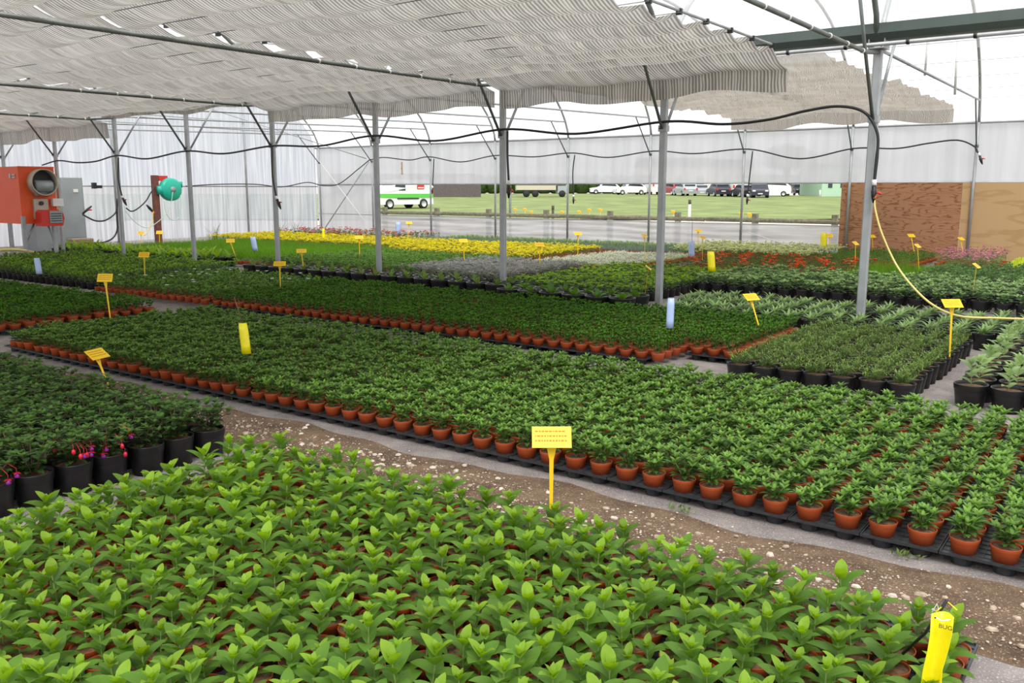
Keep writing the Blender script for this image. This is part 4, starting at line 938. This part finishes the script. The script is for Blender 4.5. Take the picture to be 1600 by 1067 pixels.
bed('shrub_pot', 'potted plant', 'large black pot with leafy shoot beside second column', 'large black pots between the second and third columns', [(-4.45, -2.4, -1.0, -.3)], .34, V(4, lambda r: f_rosette(r, .21, ('leaf_bright', 'leaf_mid'), 7, .17, .08, 1.2, .8, 3, 0), 800), GP, 60, 26, split=True, where='from the aisle', from_left=False, sy=.34, jit=.1)
bed('primula_plant', 'potted plant', 'bushy mid green plant behind the large pots', 'mid green plants behind the large pots', [(-13.4, -7.4, .75, 3.9)], .17, V(6, lambda r: f_bushy(r, TT, ('leaf_light', 'leaf_bright'), .085, .13, 7, .065, .45, .5, 2), 820), T_, 260, 27, split=False, from_left=False, where='from its front', keep=lambda x, y: x > -11.5+ (y > 1.3)*.0 and (x < -8.1 or y > 3.0 or x < -7.4 and y < 1.0))
bed('silver_plant', 'potted plant', 'silvery grey plant in a black pot', 'silvery plants beside the third column', [(-8.1, -5.75, .85, 3.6)], .17, V(6, lambda r: f_bushy(r, Z6, ('leaf_silver', 'leaf_silver'), .08, .14, 8, .055, .42, .6, 2), 840), B6, 260, 28, split=False, from_left=False, where='from its front')
bed('marigold_plant', 'flowering plant', 'yellow flowering plant', 'yellow flowering plants', [(-19.3, -7.5, 4.1, 7.4)], .17, V(6, lambda r: f_blooms(r, TT, ('leaf_mid', 'leaf_mid'), 'flower_yellow', 10, .036, .085, .14, .9), 860), T_, 300, 29, split=False, from_left=False, where='from its front', keep=lambda x, y: x > -11.3 or y > 5.0)
for q, (nm, mt, fr) in enumerate((('white', 'flower_white', .05), ('orange', 'flower_orange', .05), ('pink', 'flower_pink', .05), ('unopened', 'leaf_mid', .03))):
    bed('geranium_plant', 'flowering plant', f'{nm} flowering bedding plant at the corner', f'{nm} flowering plants in the corner', [(-20.4, -14.9, 8.1, 10.2)], .24, V(3, lambda r: f_blooms(r, TT, ('leaf_mid', 'leaf_mid'), mt, 1 if q == 3 else 4, fr, .09, .15, L=.06), 880+q*5), T_, 300, 30, split=False, from_left=False, where='from its front', keep=lambda x, y, q=q: (int(abs(x*4.1667))*7+int(abs(y*4.1667))*13+int(abs(x*.9)+y)) % 4 == q, jit=0)
bed('lavender_plant', 'potted plant', 'blue grey fine leaved plant along the side wall', 'blue grey plants along the side wall', [(-14.8, -6.2, 7.95, 9.4)], .17, V(5, lambda r: f_rosette(r, TT, ('leaf_blue', 'leaf_grey'), 22, .13, .014, 1.25, .4, 2), 900), T_, 300, 31, split=False, from_left=False, where='from its front')
bed('lawn_plant', 'potted plant', 'pale green fine leaved plant below the skirt', 'pale green plants along the side wall', [(-14.3, -6.0, 9.5, 10.35)], .18, V(5, lambda r: f_rosette(r, TT, ('leaf_light', 'leaf_grey_tip'), 20, .15, .014, 1.3, .4, 2), 920), T_, 250, 32, split=False, from_left=False, where='from its front')
bed('cushion_plant', 'potted plant', 'whitish green cushion plant', 'whitish cushion plants', [(-7.25, -5.35, 3.95, 7.2)], .165, V(5, lambda r: f_fine(r, TT, ('leaf_pale', 'flower_white'), 16, .085, .1, .03), 940), T_, 260, 33, split=False, from_left=False, where='from its front', keep=lambda x, y: y > 4.0 and (x > -6.9 or y < 4.6 or y > 7.0 or x > -7.2))
bed('round_leaf_plant', 'potted plant', 'round leaved light green plant', 'round leaved light green plants', [(-5.35, -2.95, .35, 4.2)], .2, V(6, lambda r: f_bushy(r, Z6, ('leaf_light', 'leaf_bright_tip'), .08, .12, 5, .075, .55, .45, 2), 960), B6, 280, 34, split=False, from_left=False, where='from its front')
bed('primrose_plant', 'flowering plant', 'pale yellow flowering plant', 'pale yellow flowering plants', [(-6.2, -2.95, 7.3, 10.3)], .2, V(5, lambda r: f_blooms(r, TT, ('leaf_dark_tip', 'leaf_mid'), 'flower_cream', 8, .045, .095, .17), 980), T_, 260, 35, split=False, from_left=False, where='from its front', keep=lambda x, y: x > -5.9 or y > 7.9)
bed('begonia_plant', 'potted plant', 'dark green low plant of the orange flowering bed', 'plants of the orange flowering bed', [(-4.7, -1.65, 4.35, 7.15)], .21, V(6, lambda r: f_blooms(r, TT, ('leaf_mid', 'leaf_mid'), 'flower_orange', 0, .05, .09, .13, L=.06), 1000), T_, 260, 36, split=False, from_left=False, where='from its front', keep=lambda x, y: (int(abs(x*4.76))*5+int(abs(y*4.76))*3) % 7 > 1)
bed('begonia_plant', 'flowering plant', 'orange red flowering plant', 'orange red flowering plants', [(-4.7, -1.65, 4.35, 7.15)], .21, V(4, lambda r: f_blooms(r, TT, ('leaf_mid', 'leaf_mid'), 'flower_orange', 5, .05, .1, .16, L=.06), 1020), T_, 100, 36, split=False, from_left=False, where='from its front', keep=lambda x, y: (int(abs(x*4.76))*5+int(abs(y*4.76))*3) % 7 <= 1)
bed('soft_plant', 'potted plant', 'soft green fine leaved plant before the plywood', 'soft green plants before the plywood', [(-1.6, -.42, 3.9, 7.2)], .18, V(5, lambda r: f_grass(r, .09, 'leaf_grass', 44, .17, .1, .008), 1040), B6, 200, 37, split=False, from_left=False, where='from its front')
bed('bushy_plant', 'potted plant', 'darker soft green plant below the plywood', 'darker green plants below the plywood', [(-2.9, -1.0, 7.3, 10.3)], .2, V(5, lambda r: f_bushy(r, TT, ('leaf_mid', 'leaf_dark_tip'), .08, .14, 7, .05, .3, .8, 2), 1060), T_, 200, 38, split=False, from_left=False, where='from its front')
bed('carnation_plant', 'flowering plant', 'pink flowering plant', 'pink flowering plants', [(-.95, .35, 7.2, 10.2)], .2, V(5, lambda r: f_blooms(r, TT, ('leaf_grey', 'leaf_grey'), 'flower_pink', 6, .034, .09, .22), 1080), T_, 120, 39, split=False, from_left=False, where='from its front', keep=lambda x, y: x > -.55 or y > 8.6)
bed('sedum_plant', 'potted plant', 'yellow lime coloured plant', 'lime coloured plants', [(.35, 2.2, 7.9, 10.3)], .17, V(4, lambda r: f_fine(r, TT, ('leaf_lime', 'flower_lime'), 20, .09, .1, .03), 1100), T_, 180, 40, split=False, from_left=True, where='from its front')
B7 = (.1, .15, 'black_plastic', 0)
bed('dahlia_plant', 'potted plant', 'grey green broad leaved plant in a black pot', 'grey green plants in black pots', [(-3.0, 3.2, 2.05, 4.3)], .25, V(6, lambda r: f_bushy(r, .13, ('leaf_grey', 'leaf_grey_tip'), .1, .13, 5, .1, .5, .4, 3), 1120), B7, 300, 41, split=False, from_left=True, where='from its front')
bed('broadleaf_plant', 'potted plant', 'green leafy plant behind the grey green ones', 'green plants behind the grey green ones', [(-.4, 3.2, 4.3, 7.1)], .22, V(5, lambda r: f_bushy(r, .13, ('leaf_grey', 'leaf_light'), .1, .13, 6, .075, .45, .5, 2), 1140), B7, 220, 42, split=False, from_left=True, where='from its front')
bed('dianthus_plant', 'potted plant', 'long leaved pale edged plant in a black pot', 'long leaved plants around the rightmost column', [(-2.4, 3.0, -.75, .93)], .24, V(6, lambda r: f_rosette(r, .13, ('leaf_grey', 'leaf_grey_tip'), 22, .15, .03, 1.1, .8, 3), 1160), B7, 220, 43, split=False, from_left=True, where='from its front', keep=lambda x, y: not (abs(x) < .12 and abs(y) < .12) and not (x < -2.2 and y < .15))

#@@TAGS
# ------------------------------------------------------------------ tags, sticky cards
def plant_tag(bx, by, px, py, label, z=.12, face=None, tilt=-.75, size=(.165, .095)):
    b = at_z(bx, by, .2); b2 = at_y(bx, by, b.y); t = at_y(px, py, b.y); r = empty('plant_tag', (b.x, b.y, z))
    tl = Vector((t.x-b.x, 0, t.z-z)); face = -YAW if face is None else face
    m = MB(); n = Vector((math.cos(face), math.sin(face), 0))*.009
    ts = tl-Vector((0, 0, .03))
    m.add([Vector((0, 0, 0))-n*.7, n*.7, ts*.82+n, ts+n*2.6, ts-n*2.6, ts*.82-n], [(0, 1, 2, 3, 4, 5)], 'yellow_plastic')
    for k, v in enumerate(list(m.v)): pass
    o = m.build('stake', r, smooth=False); md = o.modifiers.new('thickness', 'SOLIDIFY'); md.thickness = .003
    Rm = Matrix.Rotation(face, 3, 'Z') @ Matrix.Rotation(tilt, 3, 'X')
    m = MB(); m.box(tl, (size[0], .003, size[1]), 'yellow_plastic', Rm); pl = m.build('plate', r, smooth=False)
    m = MB(); rd = random.Random(int(bx))
    for q in range(3):
        x = -size[0]*.42
        while x < size[0]*.36:
            w_ = rd.uniform(.004, .013); m.box(Vector(tl)+Rm @ Vector((x+w_/2, -.0022, size[1]*(.27-.22*q))), (w_, .0008, .0065), 'print_ink', Rm); x += w_+.004
    m.build('writing', pl, smooth=False)
    return tag(r, label, 'plant tag', 'yellow plant tags')
TG = [(861, 800, 862, 683, 'large yellow plant tag standing at the front edge of the nearest bed', None, -.65),
 (172, 490, 164, 434, 'yellow plant tag facing forward between the two dark beds at left', None, -.45),
 (176, 603, 152, 553, 'yellow plant tag seen edge-on among the fuchsias', 1.9, -.9),
 (438, 448, 437, 412, 'yellow plant tag in the bed with white flowers', .75, -.9),
 (226, 433, 225, 398, 'yellow plant tag in the light green bed before the heater', None, -.6),
 (370, 400, 360, 376, 'yellow plant tag turned like a diamond beside the grassy bed', .95, -.7),
 (475, 421, 471, 392, 'yellow plant tag behind the fourth column in a large pot', .9, -.9),
 (562, 401, 561, 371, 'yellow plant tag before the yellow flowers, left of a column', .9, -.9),
 (726, 409, 724, 376, 'yellow plant tag before the yellow flowers, right of the fourth column', 1.0, -.9),
 (844, 415, 843, 382, 'yellow plant tag among silvery plants', .85, -.8),
 (903, 396, 903, 365, 'yellow plant tag between the yellow flowers and the whitish cushions', .9, -.9),
 (1008, 454, 1013, 418, 'yellow plant tag seen edge-on in a large black pot', 2.0, -.9),
 (1009, 406, 1007, 368, 'narrow yellow plant tag at the right end of the whitish cushions', 1.5, -.9),
 (1091, 385, 1091, 360, 'yellow plant tag at the back of the pale yellow flowers', .9, -.9),
 (1098, 405, 1098, 371, 'bent yellow plant tag behind the blue card', 1.5, -.9),
 (1191, 512, 1174, 464, 'yellow plant tag leaning left at the end of the dark bed', 1.1, -.9),
 (1485, 547, 1488, 474, 'large yellow plant tag over the herb pots', .7, -.85),
 (1520, 457, 1526, 415, 'yellow plant tag leaning right among grey green plants', 1.5, -.9),
 (1437, 417, 1434, 384, 'yellow plant tag at the right end of the soft green plants', 1.4, -.9),
 (1431, 396, 1424, 368, 'yellow plant tag standing before the reddish plywood', .9, -.9),
 (1365, 392, 1363, 369, 'small orange yellow plant tag close right of the rightmost column', 1.1, -.9),
 (1337, 412, 1337, 380, 'yellow plant tag close left of the rightmost column', 1.4, -.9),
 (1507, 400, 1502, 373, 'yellow plant tag among the pink flowers', 1.2, -1.0),
 (249, 376, 249, 363, 'yellow plant tag in front of the brown post', None, -.5),
 (220, 376, 220, 364, 'yellow plant tag left of the brown post', None, -.5),
 (637, 374, 639, 348, 'yellow plant tag before the low skirt below the van', .9, -.9),
 (1298, 390, 1296, 368, 'yellow plant tag leaning behind the wide yellow card', .7, -.7)]
for a in TG: plant_tag(*a[:5], face=a[5], tilt=a[6])
def card(px, py0, py1, wpx, zb, mat, label, stick=None, dx=0, curl=.5):
    b = at_z(px, py1, zb); s = 1/(FPX/depth(b)); t = at_y(px+dx, py0, b.y); H = t.z-b.z; W_ = wpx*s
    r = empty('sticky_card', (b.x, b.y, 0)); m = MB(); n = 6; vs = []; dx_ = t.x-b.x
    ca, sa = math.cos(-YAW), math.sin(-YAW)
    for i in range(n+1):
        for j in range(5):
            u = (i/n-.5); v = j/4; w2 = W_*(1 if j < 4 else .85); yy = curl*W_*(u*u)*2
            vs.append((u*w2*ca-yy*sa+dx_*v, u*w2*sa+yy*ca, zb+H*v))
    m.add(vs, [(i*5+j, (i+1)*5+j, (i+1)*5+j+1, i*5+j+1) for i in range(n) for j in range(4)], mat); o = m.build('card', r); md = o.modifiers.new('thickness', 'SOLIDIFY'); md.thickness = .002
    m = MB(); st = stick or (0, 0); m.tube([(0, .012, .1), (dx_, .012, zb+H)] if not stick else [Vector((dx_, .01, zb+H*.95)), at_y(stick[0], stick[1], b.y)-Vector((b.x, b.y, 0))], .0035, 'stem_brown' if stick else 'black_plastic', 6); m.build('stick', r)
    return tag(r, label, 'insect trap', 'sticky insect traps')
card(384, 505, 553, 15, .3, 'sticky_yellow', 'yellow sticky card on a thin brown stick over the long bed', (366, 464), -6)
card(1113, 393, 424, 12, .3, 'sticky_yellow', 'wide yellow sticky card before the orange flowers', None, -2)
card(505, 357, 374, 4, .25, 'sticky_yellow', 'narrow yellow card standing behind the yellow flowers')
card(1288, 364, 388, 10, .25, 'sticky_yellow', 'wide yellow card before the end of the skirt')
card(1047, 466, 513, 12, .3, 'sticky_blue', 'pale blue sticky card at the foot of the second column', None, 2)
card(60, 403, 428, 10, .28, 'sticky_blue', 'pale blue sticky card at far left below the heater', None, -4)
card(398, 370, 392, 9, .28, 'sticky_blue', 'pale blue sticky card beside the fifth column', None, -4)
card(1081, 377, 402, 10, .28, 'sticky_blue', 'pale blue sticky card before the pale yellow flowers')
card(622, 347, 364, 8, .25, 'sticky_blue', 'pale blue sticky card below the parked van')
m = MB(); p = at_z(1081, 377, .7); a = at_y(1081, 378, 6.2); b = at_y(1082, 345, 6.2); m.tube([a, b], .004, 'black_plastic', 6); tag(m.build('support_rod'), 'thin dark rod above the blue card by the pale flowers', 'rod')
# the near curled yellow card with its lettering, tied to a black stake
r = empty('sticky_card', (2.13, -7.72, 0)); base = Vector((2.13, -7.72, 0)); dY = -7.72
def F(px, py, off=0): return at_y(px, py, dY)-base+Vector((.1*off*math.sin(-YAW), .1*off*-math.cos(-YAW), 0))*0+Vector((0, off, 0))
rowsL = [(1459, 953), (1457, 985), (1453, 1010), (1446, 1040), (1441, 1075), (1440, 1110)]
rowsR = [(1493, 958), (1490, 985), (1484, 1010), (1475, 1040), (1473, 1070), (1474, 1110)]
m = MB(); vs = []; nn = 8
for (l_, r_) in zip(rowsL, rowsR):
    for i in range(nn+1):
        u = i/nn; px = l_[0]+(r_[0]-l_[0])*u; py = l_[1]+(r_[1]-l_[1])*u; vs.append(F(px, py, .03*math.cos((u-.5)*3)-.03))
# F with -y offset bows the sheet toward the viewer
m.add(vs, [(j*(nn+1)+i, (j+1)*(nn+1)+i, (j+1)*(nn+1)+i+1, j*(nn+1)+i+1) for j in range(5) for i in range(nn)], 'sticky_yellow'); o = m.build('card', r); md = o.modifiers.new('thickness', 'SOLIDIFY'); md.thickness = .0015
m = MB(); m.tube([F(1460, 960, .02), F(1476, 950, .045), F(1492, 960, .03)], .002, 'sticky_yellow', 6)
m.tube([F(1459, 959, -.012), F(1475, 963, -.03), F(1491, 965, -.012)], .0022, 'white_cord', 6); m.tube([F(1457, 955, -.01), F(1465, 942, -.005), F(1468, 952, -.01)], .0012, 'white_cord', 6)
m.lathe([(.0001, 0), (.0022, 0), (.0022, .001)], 'dark_ink', 10, F(1464, 960, -.022), RX); m.build('tie_string', r)
m = MB(); m.tube([F(1476, 944, .03), F(1440, 1000, .05), F(1400, 1040, .08)], .0045, 'black_plastic', 8); m.build('stake', r)
cu = bpy.data.curves.new('lettering', 'FONT'); cu.body = 'BUG-'; cu.size = .017; cu.extrude = .0004; cu.materials.append(MATS['dark_ink'])
o = bpy.data.objects.new('lettering', cu); col.objects.link(o); o.parent = r; o.location = F(1470, 972.5, -.0335); o.rotation_euler = (math.pi/2, 0, .05)
bpy.context.view_layer.update(); lm = bpy.data.meshes.new_from_object(o.evaluated_get(bpy.context.evaluated_depsgraph_get())); loc_ = o.location.copy(); rot_ = o.rotation_euler.copy()
bpy.data.objects.remove(o); o = link('lettering', lm, r); o.location = loc_; o.rotation_euler = rot_
tag(r, 'curled yellow sticky card with dark lettering on a black stake in the nearest corner', 'insect trap', 'sticky insect traps')
# weeds at the edge of the gravel path and along the walls
for k, (px, py, s, lb) in enumerate(((1062, 797, .05, 'tiny green weeds in the path below the long bed'), (1415, 868, .05, 'small weed sprout between the trays and the path'), (372, 622, .12, 'tuft of green weed at the path near the fuchsias'), (820, 705, .03, 'tiny weed sprout beside the tray cups'))):
    p = at_z(px, py, .01); rd = random.Random(k); m = MB()
    for q in range(26): m.leaf((rd.gauss(0, s*.6), rd.gauss(0, s*.3), 0), rd.uniform(0, 6.28), rd.uniform(.3, 1.3), s*rd.uniform(.4, .8), s*.2, 'leaf_weed', seg=2)
    tag(m.build('weed', loc=p), lb, 'weed')
for k, (px, s, lb) in enumerate(((334, .8, 'tall grassy weed at the foot of the gable wall'), (360, .35, 'small weed at the foot of the gable wall'), (440, .9, 'thin dry weed stalks against the gable wall near the corner'), (466, .8, 'dark tuft of weed against the gable wall close to the corner'))):
    p = at_x(px, 368, XG+.25); rd = random.Random(k+9); m = MB()
    for q in range(22): m.leaf((rd.gauss(0, .05), rd.gauss(0, .08), 0), rd.choice((1.57, -1.57))+rd.uniform(-.8, .8), rd.uniform(1.0, 1.5), s*rd.uniform(.5, 1), .02, 'leaf_weed', seg=3, shape=2)
    tag(m.build('weed', loc=(p.x, p.y, 0)), lb, 'weed')
m = MB(); m.tube([at_y(1168, 363, 9.3), at_y(1238, 385, 8.6)], .01, 'white_plastic', 6); tag(m.build('pale_pole'), 'thin pale pole slanting over the pale yellow flowers', 'pole')
